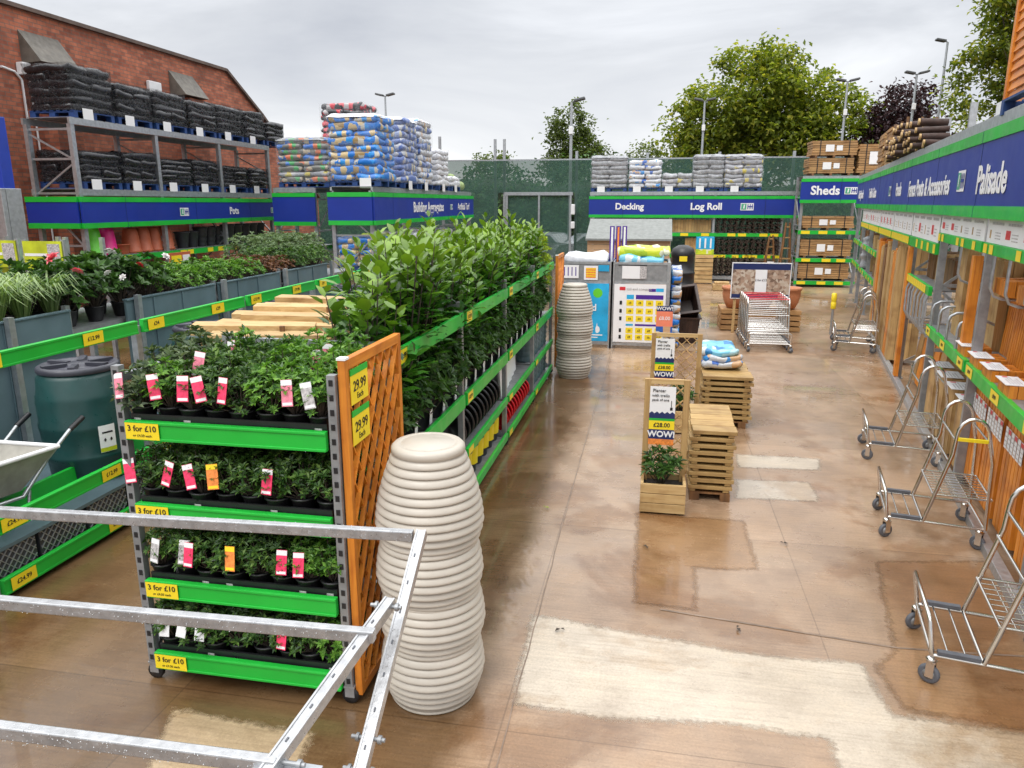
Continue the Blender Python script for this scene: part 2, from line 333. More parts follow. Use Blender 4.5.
# ---------------------------------------------------------------- ground
def groundmat(name,base,dark,light,wet=.5,left=True,edge=False):
    m,nt,b,_,L=_nt(name); v=ocoord(nt)
    n1=noise(nt,.45,6,v,.6,.3); n2=noise(nt,2.2,6,v,.65); n3=noise(nt,60,3,v,.7); n4=noise(nt,.22,4,v,.55,.8)
    col=ramp(nt,n1,[(.30,dark),(.52,base),(.74,light)])
    col=mixc(nt,.55,col,mixc(nt,1.0,col,ramp(nt,n2,[(.30,(.62,.58,.54)),(.5,(1,1,1)),(.72,(1.28,1.25,1.2))]),'MULTIPLY'))
    col=mixc(nt,.5,col,mixc(nt,1.0,col,ramp(nt,n3,[(.3,(.72,.7,.68)),(.7,(1.25,1.25,1.25))]),'MULTIPLY'))
    # the slab left of the long joint has stayed darker and wetter: edge wobbles with noise
    sp=N(nt,'ShaderNodeSeparateXYZ'); L.new(v,sp.inputs[0])
    ma=N(nt,'ShaderNodeMath',operation='MULTIPLY_ADD'); L.new(noise(nt,1.7,5,v),ma.inputs[0]); ma.inputs[1].default_value=.5; L.new(sp.outputs[0],ma.inputs[2])
    mr=N(nt,'ShaderNodeMapRange'); L.new(ma.outputs[0],mr.inputs[0]); mr.inputs[1].default_value=-.86; mr.inputs[2].default_value=-.62; mr.inputs[3].default_value=1; mr.inputs[4].default_value=0
    sl=mr.outputs[0]
    bk=N(nt,'ShaderNodeTexBrick'); mpb=N(nt,'ShaderNodeMapping'); mpb.inputs['Location'].default_value=(.77,-.75,0); L.new(v,mpb.inputs['Vector']); L.new(mpb.outputs[0],bk.inputs['Vector'])
    for a_,q_ in(('Scale',1),('Brick Width',2.05),('Row Height',2.9),('Mortar Size',.006),('Mortar Smooth',.4),('Bias',.1)): bk.inputs[a_].default_value=q_
    bk.offset=0; bk.inputs['Color1'].default_value=(.80,.78,.75,1); bk.inputs['Color2'].default_value=(1.12,1.12,1.12,1); bk.inputs['Mortar'].default_value=(.55,.52,.48,1)
    if left: col=mixc(nt,.8,col,mixc(nt,1.0,col,bk.outputs['Color'],'MULTIPLY'))
    if left: col=mixc(nt,sl,col,mixc(nt,1.0,col,(.46,.40,.30,1),'MULTIPLY'))
    st=noise(nt,1,4,ocoord(nt,(2.2,46,1)),.6,.2); col=mixc(nt,.38,col,mixc(nt,1.0,col,ramp(nt,st,[(.32,(.62,.58,.54)),(.52,(1,1,1)),(.7,(1.25,1.22,1.18))]),'MULTIPLY'))
    n5=noise(nt,.55,8,v,.62,.35); wm=ramp(nt,n5,[(.50,(0,0,0)),(.56,(1,1,1))])
    col=mixc(nt,wm,col,mixc(nt,1.0,col,(.74,.64,.53,1),'MULTIPLY'))
    sk=noise(nt,140,2,v,.5); col=mixc(nt,ramp(nt,sk,[(.66,(0,0,0)),(.74,(.5,.5,.5))]),col,(.06,.045,.035,1))
    L.new(col,b.inputs['Base Color'])
    ro=ramp(nt,n4,[(.36,(.52,)*3),(.52,(.24,)*3),(.64,(.07,)*3)])
    ro=mixc(nt,.35,ro,ramp(nt,n2,[(.3,(.1,)*3),(.7,(.6,)*3)]))
    if left: ro=mixc(nt,sl,ro,mixc(nt,1.0,ro,(.8,.8,.8,1),'MULTIPLY'))
    L.new(ro,b.inputs['Roughness']); b.inputs['Specular IOR Level'].default_value=.5
    cw=ramp(nt,noise(nt,.35,5,v,.6,.6),[(.40,(.05,)*3),(.54,(.35,)*3),(.62,(.9,)*3)]); L.new(cw,b.inputs['Coat Weight']); b.inputs['Coat IOR'].default_value=1.34; b.inputs['Coat Roughness'].default_value=.035
    bumpit(nt,b,n3,.12,.004)
    if edge:  # the screed feathers out to nothing at its rim
        at=N(nt,'ShaderNodeAttribute',attribute_name='edge'); ma2=N(nt,'ShaderNodeMath',operation='MULTIPLY_ADD'); L.new(noise(nt,22,6,v,.7),ma2.inputs[0]); ma2.inputs[1].default_value=1.5; L.new(at.outputs['Fac'],ma2.inputs[2])
        L.new(ramp(nt,ma2.outputs[0],[(.35,(0,0,0)),(1.25 if 0 else 1.0,(1,1,1))]),b.inputs['Alpha'])
    return m
GM=groundmat('wet_brown_concrete',(.335,.226,.146),(.235,.148,.086),(.40,.295,.205))
PM=groundmat('pale_concrete',(.475,.405,.32),(.37,.30,.22),(.55,.48,.39),left=False,edge=True)
JM=mat('dark_joint_filler',(.20,.14,.10),.5,0,.4,6)
g=MB(); g.add([(-300,-120,0),(300,-120,0),(300,420,0),(-300,420,0)],[(0,1,2,3)]); struct('ground',g,GM)
def patch(name,poly,z,m,jag=.012,step=.04):
    # a thin screed sheet: a fine grid whose 'edge' value falls to 0 at the outline
    def sd(x,y):
        d=9.;ins=False;n=len(poly)
        for k in range(n):
            (ax,ay),(bx_,by)=poly[k],poly[(k+1)%n]; ex,ey=bx_-ax,by-ay
            t=max(0,min(1,((x-ax)*ex+(y-ay)*ey)/(ex*ex+ey*ey))); d=min(d,math.hypot(x-ax-t*ex,y-ay-t*ey))
            if (ay>y)!=(by>y) and x<ax+(y-ay)/(by-ay)*ex: ins=not ins
        return d if ins else -d
    xs=[p[0] for p in poly]; ys=[p[1] for p in poly]; x0,y0=min(xs)-.05,min(ys)-.05
    nx=int((max(xs)+.05-x0)/step)+1; ny=int((max(ys)+.05-y0)/step)+1
    ed={}; 
    for i in range(nx+1):
        for j in range(ny+1):
            x,y=x0+i*step,y0+j*step
            wob=sum(mnoise.noise((x*f,y*f,4))*a for f,a in((2.2,.022),(7,.012)))
            ed[i,j]=max(-1,min(1.2,(sd(x,y)+wob)/.09))
    mb=MB(); idx={}; val=[]
    def vi(i,j):
        if (i,j) not in idx: idx[i,j]=len(mb.v); mb.v.append((x0+i*step,y0+j*step,z)); val.append(ed[i,j])
        return idx[i,j]
    for i in range(nx):
        for j in range(ny):
            q=((i,j),(i+1,j),(i+1,j+1),(i,j+1))
            if max(ed[a] for a in q)>-.4: mb.f.append(tuple(vi(*a) for a in q)); mb.m.append(0); mb.s.append(False)
    o=struct(name,mb,m); at=o.data.attributes.new('edge','FLOAT','POINT'); at.data.foreach_set('value',val); return o
patch('concrete_patch',[(-.78,4.92),(.0,4.80),(.70,4.70),(1.46,4.72),(1.53,4.22),(2.5,4.16),(2.5,2.2),(1.05,2.2),(1.13,3.93),(.60,3.98),(-.10,3.88),(-.72,3.90)],.0016,PM)
patch('concrete_patch',[(1.10,8.98),(2.06,9.0),(1.98,8.60),(1.08,8.52)],.0016,PM,.012)
patch('concrete_patch',[(1.0,8.10),(1.78,8.16),(1.78,7.62),(.97,7.56)],.0016,PM,.012)
patch('concrete_patch',[(-2.75,3.45),(-1.85,3.40),(-1.72,2.5),(-2.35,2.45)],.0016,groundmat('damp_tan_concrete',(.46,.345,.22),(.35,.25,.15),(.52,.40,.27),left=False,edge=True),.012)
WM=groundmat('soaked_reflection_concrete',(.27,.155,.075),(.19,.10,.045),(.32,.20,.11),left=False,edge=True)  # brown of soaked concrete, also used for the painted planter reflection
patch('damp_reflection_patch',[(-.05,6.97),(.95,6.95),(.96,5.98),(.44,5.92),(.42,5.22),(-.03,5.25)],.0011,WM)  # wet floor with the reflection of planter and panel stack painted in
patch('damp_reflection_patch',[(2.0,6.3),(3.0,6.5),(2.6,4.2),(1.62,4.3),(1.58,4.7),(1.75,4.9)],.0011,WM)
def joint(pts,wd):
    mb=MB()
    for a,b in zip(pts,pts[1:]):
        n=max(2,int((Vector(b)-Vector(a)).length/.25)); d=(Vector(b)-Vector(a)).normalized(); nn=Vector((-d.y,d.x))
        prev=None
        for k in range(n+1):
            q=Vector(a).lerp(Vector(b),k/n); o=mnoise.noise((q.x*5,q.y*5,3))*.012; ww=wd*(.7+.5*abs(mnoise.noise((q.x*3,q.y*3,7))))
            c=((q+nn*(o+ww)).x,(q+nn*(o+ww)).y,.0035),((q+nn*(o-ww)).x,(q+nn*(o-ww)).y,.0035)
            if prev: mb.add([prev[0],prev[1],c[1],c[0]],[(0,1,2,3)])
            prev=c
    struct('floor_joint',mb,JM)
joint([(-.72,2.2),(-.80,12.0),(-.82,27)],.0055)
joint([(.16,5.17),(1.78,4.97),(2.9,5.05)],.013)
# ---------------------------------------------------------------- brick building
bb=thing('brick_building','red brick building with sloping parapet, lead capped piers and pale conduits','building',(-14.5,0,0))
wl=MB(); prof=[(4,0),(31,0),(31,3.2),(26.6,6.1),(24.4,7.3),(4,7.28)]
v=[(0,y,z) for y,z in prof]+[(-9,y,z) for y,z in prof]; k=len(prof)
wl.add(v,[tuple(range(k)),tuple(reversed(range(k,2*k)))]+[(i,i+k,(i+1)%k+k,(i+1)%k) for i in range(k)]); wl.build('wall',M['brick'],bb)
cp=MB()
for (y0,z0),(y1,z1) in(((4,7.28),(24.4,7.30)),((24.4,7.30),(26.6,6.10)),((26.6,6.10),(31,3.2))):
    cp.bar((-.05,y0,z0+.045),(-.05,y1,z1+.045),.32,.09)
cp.build('coping',mat('dark_coping',(.12,.085,.07),.8,0,.3,4),bb)
for yc in(16.55,22.0):
    p=MB(); p.bx(.0,.40,yc-.35,yc+.45,0,6.11); p.build('pier',M['brick'],bb)
    c=MB(); y0,y1=yc-.70,yc+.50
    c.add([(0.002,y0,6.12),(.52,y0,6.16),(0.002,y0,6.85),(0.002,y1,6.12),(.52,y1,6.16),(0.002,y1,6.85)],[(0,1,2),(3,5,4),(1,4,5,2),(0,2,5,3),(0,3,4,1)]); c.build('lead_cap',M['lead'],bb)
    f=MB(); f.box((.72,yc+.35,5.95),(.34,.5,.10),0,Matrix.Rotation(R(18),3,'Y')); f.tube([(.40,yc+.35,5.8),(.70,yc+.35,5.9)],.025); f.build('floodlight',[M['lampgrey']],bb,bev=.015)
cd=MB()
cd.tube([(.05,15.2,5.95),(.05,15.55,5.9),(.05,15.72,5.75),(.05,15.72,3.4)],.028); cd.tube([(.05,15.95,5.9),(.05,15.98,.5)],.022); cd.build('conduit',M['whitep'],bb)
s=MB(); s.bx(.01,.12,20.2,20.75,5.9,6.4); s.build('alarm_box',M['whitep'],bb,bev=.02)
s=MB(); s.bx(.01,.2,15.65,15.9,5.85,6.12); s.tube([(.1,15.8,5.98),(.42,15.8,5.9)],.05); s.build('security_camera',M['whitep'],bb,bev=.02)
# blue post with grey cabinet beside it, left edge
t=thing('blue_post','tall blue painted post in a grey steel guard at the brick wall','post',(-11.35,11.6,0))
s=MB(); s.bx(-.12,.12,-.12,.12,0,4.45); s.build('shaft',M['bluep'],t,bev=.01)
s=MB(); s.bx(-.2,.16,-.24,-.14,0,3.25); s.bx(.08,.16,-.13,.2,0,3.25); s.build('guard',M['galv'],t,bev=.01)
# ---------------------------------------------------------------- fence, gate, cars, lamps
ft=thing('windbreak_fence','tall steel post fence hung with dark green netting behind the yard','fence',(0,33.6,0))
nm=MB()
for x0,x1 in((-24,-7.05),(-3.6,26)):
    n=int((x1-x0)/1.0)
    for i in range(n):
        a=x0+(x1-x0)*i/n; b=x0+(x1-x0)*(i+1)/n
        nm.add([(a,.02*math.sin(i*2.1),.15),(b,.02*math.sin(i*2.1+2.1),.15),(b,.02*math.sin(i*2.1+2.1),4.82),(a,.02*math.sin(i*2.1),4.82)],[(0,1,2,3)],0,True)
nm.add([(-7.05,0,3.45),(-3.6,0,3.45),(-3.6,0,4.82),(-7.05,0,4.82)],[(0,1,2,3)])
nm.build('netting',M['netting'],ft)
rl=MB(); rl.bar((-24,.06,4.85),(26,.06,4.85),.05,.06); rl.build('top_rail',M['galv'],ft)
for x,h in((-16,5),(-13,5),(-9.75,5.9),(-7.2,5.75),(-6.78,5.75),(-3.55,5.2),(-.5,5.1),(2.5,5.1),(5.5,5.1),(8.5,5.1),(12,5.1),(16,5)):
    p=MB(); p.bx(x-.055,x+.055,.09,.20,0,h); p.build('post',M['galv'],ft)
gt=thing('yard_gate','wide grey framed gate with green netting in the rear fence','gate',(0,33.4,0))
p=MB(); p.bar((-6.7,0,3.4),(-3.65,0,3.4),.10,.14); p.bar((-6.7,0,.3),(-3.65,0,.3),.08,.08)
for x in(-6.6,-5.15,-3.75): p.bar((x,0,.05),(x,0,3.33),.08,.08,0,(0,1,0))
p.build('frame',M['galv'],gt)
p=MB(); p.add([(-6.55,.06,.3),(-3.8,.06,.3),(-3.8,.06,3.35),(-6.55,.06,3.35)],[(0,1,2,3)]); p.build('netting',M['netting'],gt)
p=MB(); p.bx(-3.72,-3.55,-.08,.1,2.5,2.95); p.bx(-3.72,-3.55,-.08,.1,1.9,2.2); p.build('latch_box',M['whitep'],gt,bev=.03)
def car(label,loc,rz):
    t=thing('parked_car',label,'car',loc,rz,'cars parked beyond the fence')
    side=[(-2.1,.35),(-2.12,.75),(-1.95,.98),(-1.35,1.05),(-.75,1.48),(.55,1.50),(1.25,1.08),(1.95,.92),(2.12,.68),(2.1,.32)]
    b=MB(); n=len(side); wv=[.86,.9,.9,.88,.66,.66,.86,.84,.84,.84]
    v=[(x,-y,z) for (x,z),y in zip(side,wv)]+[(x,y,z) for (x,z),y in zip(side,wv)]
    b.add(v,[tuple(range(n)),tuple(reversed(range(n,2*n)))]+[(i,(i+1)%n,(i+1)%n+n,i+n) for i in range(n)]); b.build('body',M['carpaint'],t,bev=.05)
    g=MB()
    for s_ in(-1,1):
        q=lambda x,z,y:(x,s_*(y+.012),z)
        g.add([q(-1.2,1.10,.866),q(-.1,1.09,.866),q(-.1,1.42,.695),q(-.72,1.42,.695)],[(0,1,2,3)]); g.add([q(0,1.09,.866),q(1.05,1.10,.86),q(.5,1.42,.695),q(0,1.42,.695)],[(0,1,2,3)])
    g.add([(1.16,-.76,1.17),(1.16,.76,1.17),(.66,.62,1.475),(.66,-.62,1.475)],[(0,1,2,3)]); g.build('window',M['glass'],t)
    for x in(-1.3,1.3):
        for y in(-.84,.84):
            wmb=MB(); mt=Matrix.Rotation(R(90),3,'X'); wmb.lathe([(0,-.11),(.20,-.11),(.31,-.09),(.32,0),(.31,.09),(.20,.11),(0,.11)],18,0,(x,y,.32),True,mt); wmb.build('wheel',M['rubber'],t)
            r_=MB(); r_.lathe([(.19,-.125),(.0,-.13)],12,0,(x,y,.32),True,mt); r_.lathe([(.19,.125),(.0,.13)],12,0,(x,y,.32),True,mt); r_.build('rim',M['galv'],t.children[-1])
    for y in(-.6,.6):
        h=MB(); h.box((2.08,y,.72),(.10,.34,.14)); h.build('headlight',M['whitep'],t,bev=.02)
car('silver car parked beyond the gate, seen between its bars',(-5.6,38.6,0),R(155))
car('pale grey car parked behind the gate post and shed',(-3.0,37.6,0),R(20))
def lamp(x,y,h,label,heads):
    t=thing('flood_lamp',label,'lamp post',(x,y,0),0,'lamp posts above the yard')
    p=MB(); p.tube([(0,0,0),(0,0,h*.5),(0,0,h-.1)],[.11,.085,.06],10); p.build('pole',M['galv'],t)
    for s_ in heads:
        q=MB(); q.box((s_*.38,0,h+.02),(.55,.4,.12),0,Matrix.Rotation(R(-12*s_),3,'Y')); q.bar((0,0,h-.08),(s_*.4,0,h-.03),.06,.06); q.build('lamp_head',M['lampgrey'],t,bev=.03)
    if len(heads)>1 or h<9:
        b=MB(); b.box((.0,-.14,h*.82),(.2,.16,.35)); b.build('junction_box',M['whitep'],t,bev=.02)
lamp(-18.16,50,10.0,'twin head flood lamp beyond the blue sack stacks',(-1,1))
lamp(-4.3,38,7.85,'slim lamp post rising through the small tree by the gate',(1,))
lamp(2.61,50,9.2,'flood lamp in front of the big tree, above the grey wrapped stacks',(-1,1))
lamp(10.82,50,10.1,'flood lamp before the tree, above the strapped timber packs',(-1,1))
lamp(14.59,50,10.4,'dark twin flood lamp in front of the copper leaved tree',(-1,1))
lamp(16.03,50,12.1,'tallest lamp post, right of the copper tree, single head',(-1,))
# ---------------------------------------------------------------- tree belt beyond the car park
rng=random.Random(90); hb=MB(); nx=90
top=lambda x:4.3+.8*mnoise.noise((x*.22,1,0))+.35*mnoise.noise((x*.9,5,0))
vs=[]
for i in range(nx+1):
    x=-46+92*i/nx; h_=top(x); d=.6*mnoise.noise((x*.5,2,2))
    vs+=[(x,46.5+d,0),(x,46.0+d*1.5,h_*.5),(x,46.6+d,h_*.86),(x,47.6+d,h_),(x,49.5,h_*.8),(x,50.5,0)]
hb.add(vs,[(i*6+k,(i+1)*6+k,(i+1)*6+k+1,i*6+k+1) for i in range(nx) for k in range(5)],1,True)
for i in range(15000):
    x=rng.uniform(-45,45); u=rng.random(); h_=top(x); d=.6*mnoise.noise((x*.5,2,2))
    p=Vector((x,46.0+d+(.9*max(0,u-.7)/.3)-rng.random()*.35,h_*u*1.04+rng.gauss(0,.08))); dd=Vector((rng.uniform(-1,1),rng.uniform(-1,.2),rng.uniform(-.8,.5))).normalized(); hb.leaf(p,dd,Vector((0,-.6,.8)),rng.uniform(.2,.42),.2)
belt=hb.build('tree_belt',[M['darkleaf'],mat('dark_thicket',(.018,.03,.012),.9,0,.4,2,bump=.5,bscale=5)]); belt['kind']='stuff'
# ---------------------------------------------------------------- trees
def tree(label,loc,h,tr,crowns,nleaf,lm,seed,Ls=.34,cat='tree',name='tree',branches=9,clump=.9):
    rng=random.Random(seed); t=thing(name,label,cat,loc,0,'trees behind the fence')
    tm=MB(); tips=[]
    tm.tube([(0,0,0),(.1,0,h*.22),(-.05,.1,h*.45),(0,0,h*.7)],[tr,tr*.8,tr*.55,tr*.2],9)
    for i in range(branches*2):
        cx,cy,cz,rx,ry,rz=rng.choice(crowns); z0=h*(.16+.40*rng.random()); an=rng.random()*2*PI; k=.85*rng.random()**.5
        e=Vector((cx+rx*k*math.cos(an),cy+ry*k*math.sin(an),max(z0+.6,cz+rz*(rng.random()*1.5-.75))))
        m1=Vector((0,0,z0)).lerp(e,.5)+Vector((rng.uniform(-.4,.4),rng.uniform(-.4,.4),.5))
        tm.tube([(0,0,z0),m1,e],[tr*.38,tr*.2,tr*.05],6); tips.append(e)
        for q in range(2):
            e2=m1.lerp(e,.5)+Vector((rng.uniform(-1,1)*rx*.35,rng.uniform(-1,1)*ry*.35,rng.uniform(-.2,.8)*rz*.3)); tm.tube([m1.lerp(e,.25),e2],[tr*.14,tr*.04],5)
    tm.build('trunk',M['bark'],t)
    cm=MB(); tot=sum(c[3]*c[4]*c[5] for c in crowns)
    for (cx,cy,cz,rx,ry,rz) in crowns:
        n=int(nleaf*(rx*ry*rz)/tot); nc=max(6,n//42)
        for i in range(nc):
            d=Vector((rng.gauss(0,1),rng.gauss(0,1),rng.gauss(0,1))).normalized(); k=rng.random()**.38
            lump=1+.22*mnoise.noise(d*2.3+Vector((seed,0,0)))
            c=Vector((cx+d.x*rx*k*lump,cy+d.y*ry*k*lump,cz+d.z*rz*k*lump)); rad=clump*(.5+rng.random()*.8)
            for j in range(42):
                o=Vector((rng.gauss(0,.5),rng.gauss(0,.5),rng.gauss(0,.38)))*rad; dd=Vector((rng.uniform(-1,1),rng.uniform(-1,1),rng.uniform(-.9,.35))).normalized()
                cm.leaf(c+o,dd,Vector((rng.uniform(-.5,.5),rng.uniform(-.5,.5),1)).normalized(),Ls*(.7+.6*rng.random()),Ls*.6)
    cm.build('crown',lm,t)
tree('largest broad green tree spreading behind the log roll rack',(7.2,60,0),14.2,.42,[(0,0,10.2,4.2,3.6,4.1),(-4.0,0,8.2,2.9,2.8,3.4),(4.2,.5,8.6,3.2,3,3.4),(1.5,0,7.2,4.6,3,2.6),(-3.8,0,5.8,2.8,2.4,2.2),(5.6,0,5.6,2.6,2.2,2.0)],27000,M['treeleaf'],3,.40)
tree('small thin olive green tree standing behind the yard gate',(-6.8,60,0),10.2,.16,[(0,0,8.3,1.9,1.5,2.1),(.6,0,6.4,2.4,1.8,1.8),(-.9,0,5.6,1.7,1.5,1.4)],6500,M['treeleafd'],5,.30,clump=.7)
tree('dark copper leaved tree beside the lamp posts on the right',(17.0,60,0),11.4,.25,[(0,0,9.0,2.5,2.2,2.4),(-1.0,0,7.2,3.0,2.4,1.9),(.8,0,6.6,2.6,2.2,1.6)],10500,M['copperleaf'],8,.32)
tree('tall green tree cut off by the right edge above the palisade rack',(18.9,46,0),15.5,.35,[(.4,0,11.2,2.8,3,4.2),(-2.3,0,9.0,1.7,1.6,2.2),(2.0,0,14,3.0,3,3.2),(-1.0,0,13.4,2,2,1.8)],20000,M['treeleaf'],12,.30,branches=8,clump=.75)
tree('low rounded olive bush showing above the grey wrapped blocks',(-.9,62,0),7.4,.2,[(0,0,5.4,2.2,1.8,2.0)],2400,M['treeleafd'],15,.3,'bush','bush',5)
tree('little bush top peeping over the fence left of the gate',(-13.5,62,0),7.2,.16,[(0,0,5.6,1.5,1.4,1.7)],1300,M['treeleafd'],17,.3,'bush','bush',4)
tree('dark bushy tree seen dimly through the netting left of the gate',(-10.5,52,0),6.1,.2,[(0,0,3.3,3.6,2,2.6)],2600,M['darkleaf'],19,.34,'bush','bush',5)
tree('dark bushy tree seen dimly through the gate netting',(-4.6,52,0),6.4,.2,[(0,0,3.4,3.4,2,2.7)],2600,M['darkleaf'],21,.34,'bush','bush',5)
tree('dark bushy tree behind the netting right of the gate',(2.5,55,0),6.2,.2,[(0,0,3.3,3.8,2,2.7)],2600,M['darkleaf'],23,.34,'bush','bush',5)
tree('yellow green bushy tree low behind the strapped timber packs',(15.0,55,0),8.2,.2,[(0,0,4.6,3.6,2,2.8),(4,0,5.6,2.8,2,2.6)],4200,M['treeleaf'],25,.32,'bush','bush',5)
# ---------------------------------------------------------------- shared goods
_cache={}
def cached(key,fn):
    if key not in _cache: _cache[key]=fn()
    return _cache[key]
def pallet_mb(w,d):
    p=MB()
    for i in range(7):
        x=-w/2+.05+(w-.1)*i/6; p.bx(x-.048,x+.048,-d/2,d/2,.122,.145)
    for y in(-d/2+.06,0,d/2-.06):
        p.bx(-w/2,w/2,y-.05,y+.05,.098,.121)
        for x in(-w/2+.07,0,w/2-.07): p.bx(x-.07,x+.07,y-.05,y+.05,.022,.097)
        p.bx(-w/2,w/2,y-.05,y+.05,0,.021)
    return p
def sack_mb(sx,sy,sz,seed):
    b=MB(); nu,nv=28,10; vs=[]; sg=lambda c,e: math.copysign(abs(c)**e,c)
    for j in range(nv+1):
        ph=-PI/2+PI*j/nv
        for i in range(nu):
            th=2*PI*i/nu
            p=Vector((sx/2*sg(math.cos(ph),.32)*sg(math.cos(th),.20),sy/2*sg(math.cos(ph),.32)*sg(math.sin(th),.20),sz/2*sg(math.sin(ph),.60)))
            k=mnoise.noise(p*4+Vector((seed*3.1,seed,0)))*.06+mnoise.noise(p*11+Vector((seed,0,0)))*.028
            vs.append(p*(1+k*.8)+Vector((0,0,k)))
    f=[(j*nu+i,j*nu+(i+1)%nu,(j+1)*nu+(i+1)%nu,(j+1)*nu+i) for j in range(nv) for i in range(nu)]
    return b.add(vs,f,0,True)
def sack(parent,m,sx,sy,sz,loc,rz,rng):
    k=rng.randrange(3); me=cached(('sack',m.name,round(sx,2),round(sy,2),round(sz,2),k),lambda: sack_mb(sx,sy,sz,k).mesh('sack',m))
    return link('sack',me,parent,loc,rz)
def stack(label,loc,w,d,layers,lh,ms,seed,group,rz=0,ticket=None,top=None,cat='sack stack',name='sack_stack',mess=.02,pal=True):
    rng=random.Random(seed); t=thing(name,label,cat,loc,rz,group); z=0
    if pal: link('pallet',cached(('pal',w,d),lambda: pallet_mb(w,d).mesh('pallet',M['bluepal'])),t); z=.145
    for i in range(layers):
        m=rng.choice(ms)
        if i%2==0: cells=[(-w/4,0,w/2,d),(w/4,0,w/2,d)]
        else: cells=[(0,-d/4,w,d/2),(0,d/4,w,d/2)]
        for cx,cy,a,b in cells:
            sack(t,m,a*1.02,b*1.02,lh*1.25,(cx+rng.uniform(-mess,mess),cy+rng.uniform(-mess,mess),z+lh*(i+.5)+rng.uniform(-.006,.006)),rng.uniform(-.03,.03),rng)
    if top:
        b=MB(); n=12; vs=[]
        for iy in range(n+1):
            for ix in range(n+1):
                u=ix/n*2-1; v=iy/n*2-1; e=max(abs(u),abs(v))
                dz=-.10*max(0,(e-.8)/.2)+.02*mnoise.noise((u*4+seed,v*4,0))+.025*mnoise.noise((u*9+seed,v*9,3))
                vs.append((u*w*.515,v*d*.515,z+lh*layers+.05+dz))
        b.add(vs,[(iy*(n+1)+ix,iy*(n+1)+ix+1,(iy+1)*(n+1)+ix+1,(iy+1)*(n+1)+ix) for iy in range(n) for ix in range(n)],0,True); b.build('top_sheet',top,t)
    if pal:
        b=MB(); nx,nz=9,max(4,layers*2); per=[]
        for s0 in range(4):
            for i in range(nx):
                u=-1+2*i/nx; per.append([(u,-1),(1,u),(-u,1),(-1,-u)][s0])
        vs=[]
        for iz in range(nz+1):
            for (u,v_) in per:
                k=1.035+.022*mnoise.noise((u*3+seed,v_*3,iz*.9))-.02*(iz%2)
                vs.append((u*w/2*k,v_*d/2*k,z+.0+(lh*layers+.03)*iz/nz))
        n_=len(per); b.add(vs,[(iz*n_+i,iz*n_+(i+1)%n_,(iz+1)*n_+(i+1)%n_,(iz+1)*n_+i) for iz in range(nz) for i in range(n_)],0,True); b.build('stretch_wrap',M['darkfilm'] if ms[0] is M['blacksack'] else M['film'],t)
    if ticket:
        x,y,face=ticket; b=MB(); k=.15
        if face=='E': b.bx(w/2+.034,w/2+.040,y-k,y+k,-.04,.2); 
        else: b.bx(x-k,x+k,-d/2-.040,-d/2-.034,-.04,.2)
        b.build('ticket',M['white'],t)
    return t
def board(parent,x0,x1,y0,y1,z0,z1,gh=.11):
    b=MB(); b.bx(x0,x1,y0,y1,z0+gh,z1-gh,0)
    sx,sy=(.0,.012) if (x1-x0)>(y1-y0) else (.012,.0)
    b.bx(x0-sx,x1+sx,y0-sy,y1+sy,z1-gh,z1,1); b.bx(x0-sx,x1+sx,y0-sy,y1+sy,z0,z0+gh,1)
    if (x1-x0)>(y1-y0):
        q=x0+1.35
        while q<x1-.2: b.bx(q-.006,q+.006,y0-.0145,y0-.0125,z0,z1,2); b.bx(q-.006,q+.006,y0-.003,y0-.001,z0+gh,z1-gh,2); q+=2.7
    else:
        q=y0+1.35
        while q<y1-.2:
            for e in((x0-.0145,x0-.0125),(x1+.0125,x1+.0145)): b.bx(e[0],e[1],q-.006,q+.006,z0,z0+gh,2); b.bx(e[0],e[1],q-.006,q+.006,z1-gh,z1,2)
            for e in((x0-.003,x0-.001),(x1+.001,x1+.003)): b.bx(e[0],e[1],q-.006,q+.006,z0+gh,z1-gh,2)
            q+=2.7
    return b.build('header_board',[M['blue'],M['green'],M['navy']],parent)
def logo(parent,loc,rot,s):
    # small white plate with a green square and blue strokes, as on the headers
    b=MB(); b.add([(-s*.9,-s*.5,0),(s*.9,-s*.5,0),(s*.9,s*.5,0),(-s*.9,s*.5,0)],[(0,1,2,3)],0)
    b.add([(-s*.8,-s*.4,.004),(-s*.1,-s*.4,.004),(-s*.1,s*.4,.004),(-s*.8,s*.4,.004)],[(0,1,2,3)],1)
    for x in(.05,.35,.65): b.add([(s*x,-s*.35,.004),(s*(x+.12),-s*.35,.004),(s*(x+.12),s*.35,.004),(s*x,s*.35,.004)],[(0,1,2,3)],2)
    b.add([(s*.05,-s*.06,.006),(s*.8,-s*.06,.006),(s*.8,s*.08,.006),(s*.05,s*.08,.006)],[(0,1,2,3)],2)
    b.add([(-s*.55,-s*.25,.008),(-s*.35,-s*.25,.008),(-s*.30,s*.3,.008),(-s*.45,s*.3,.008)],[(0,1,2,3)],0)
    return b.build('logo_plate',[M['white'],M['lg'],M['blue']],parent,loc,rot)
def upright(parent,x,y,z1,w=.10,d=.08,m=None,holes=None,z0=0):
    b=MB(); b.bx(x-w/2,x+w/2,y-d/2,y+d/2,z0+.012,z1); b.bx(x-w*(.8 if not z0 else .5),x+w*(.8 if not z0 else .5),y-d*(.9 if not z0 else .5),y+d*(.9 if not z0 else .5),z0,z0+.011)
    if holes=='S':
        z=.15
        while z<z1-.06:
            b.bx(x-.012,x+.012,y-d/2-.003,y-d/2-.001,z,z+.035,1); z+=.085
    return b.build('upright',[m or M['galvd'],M['black']],parent)
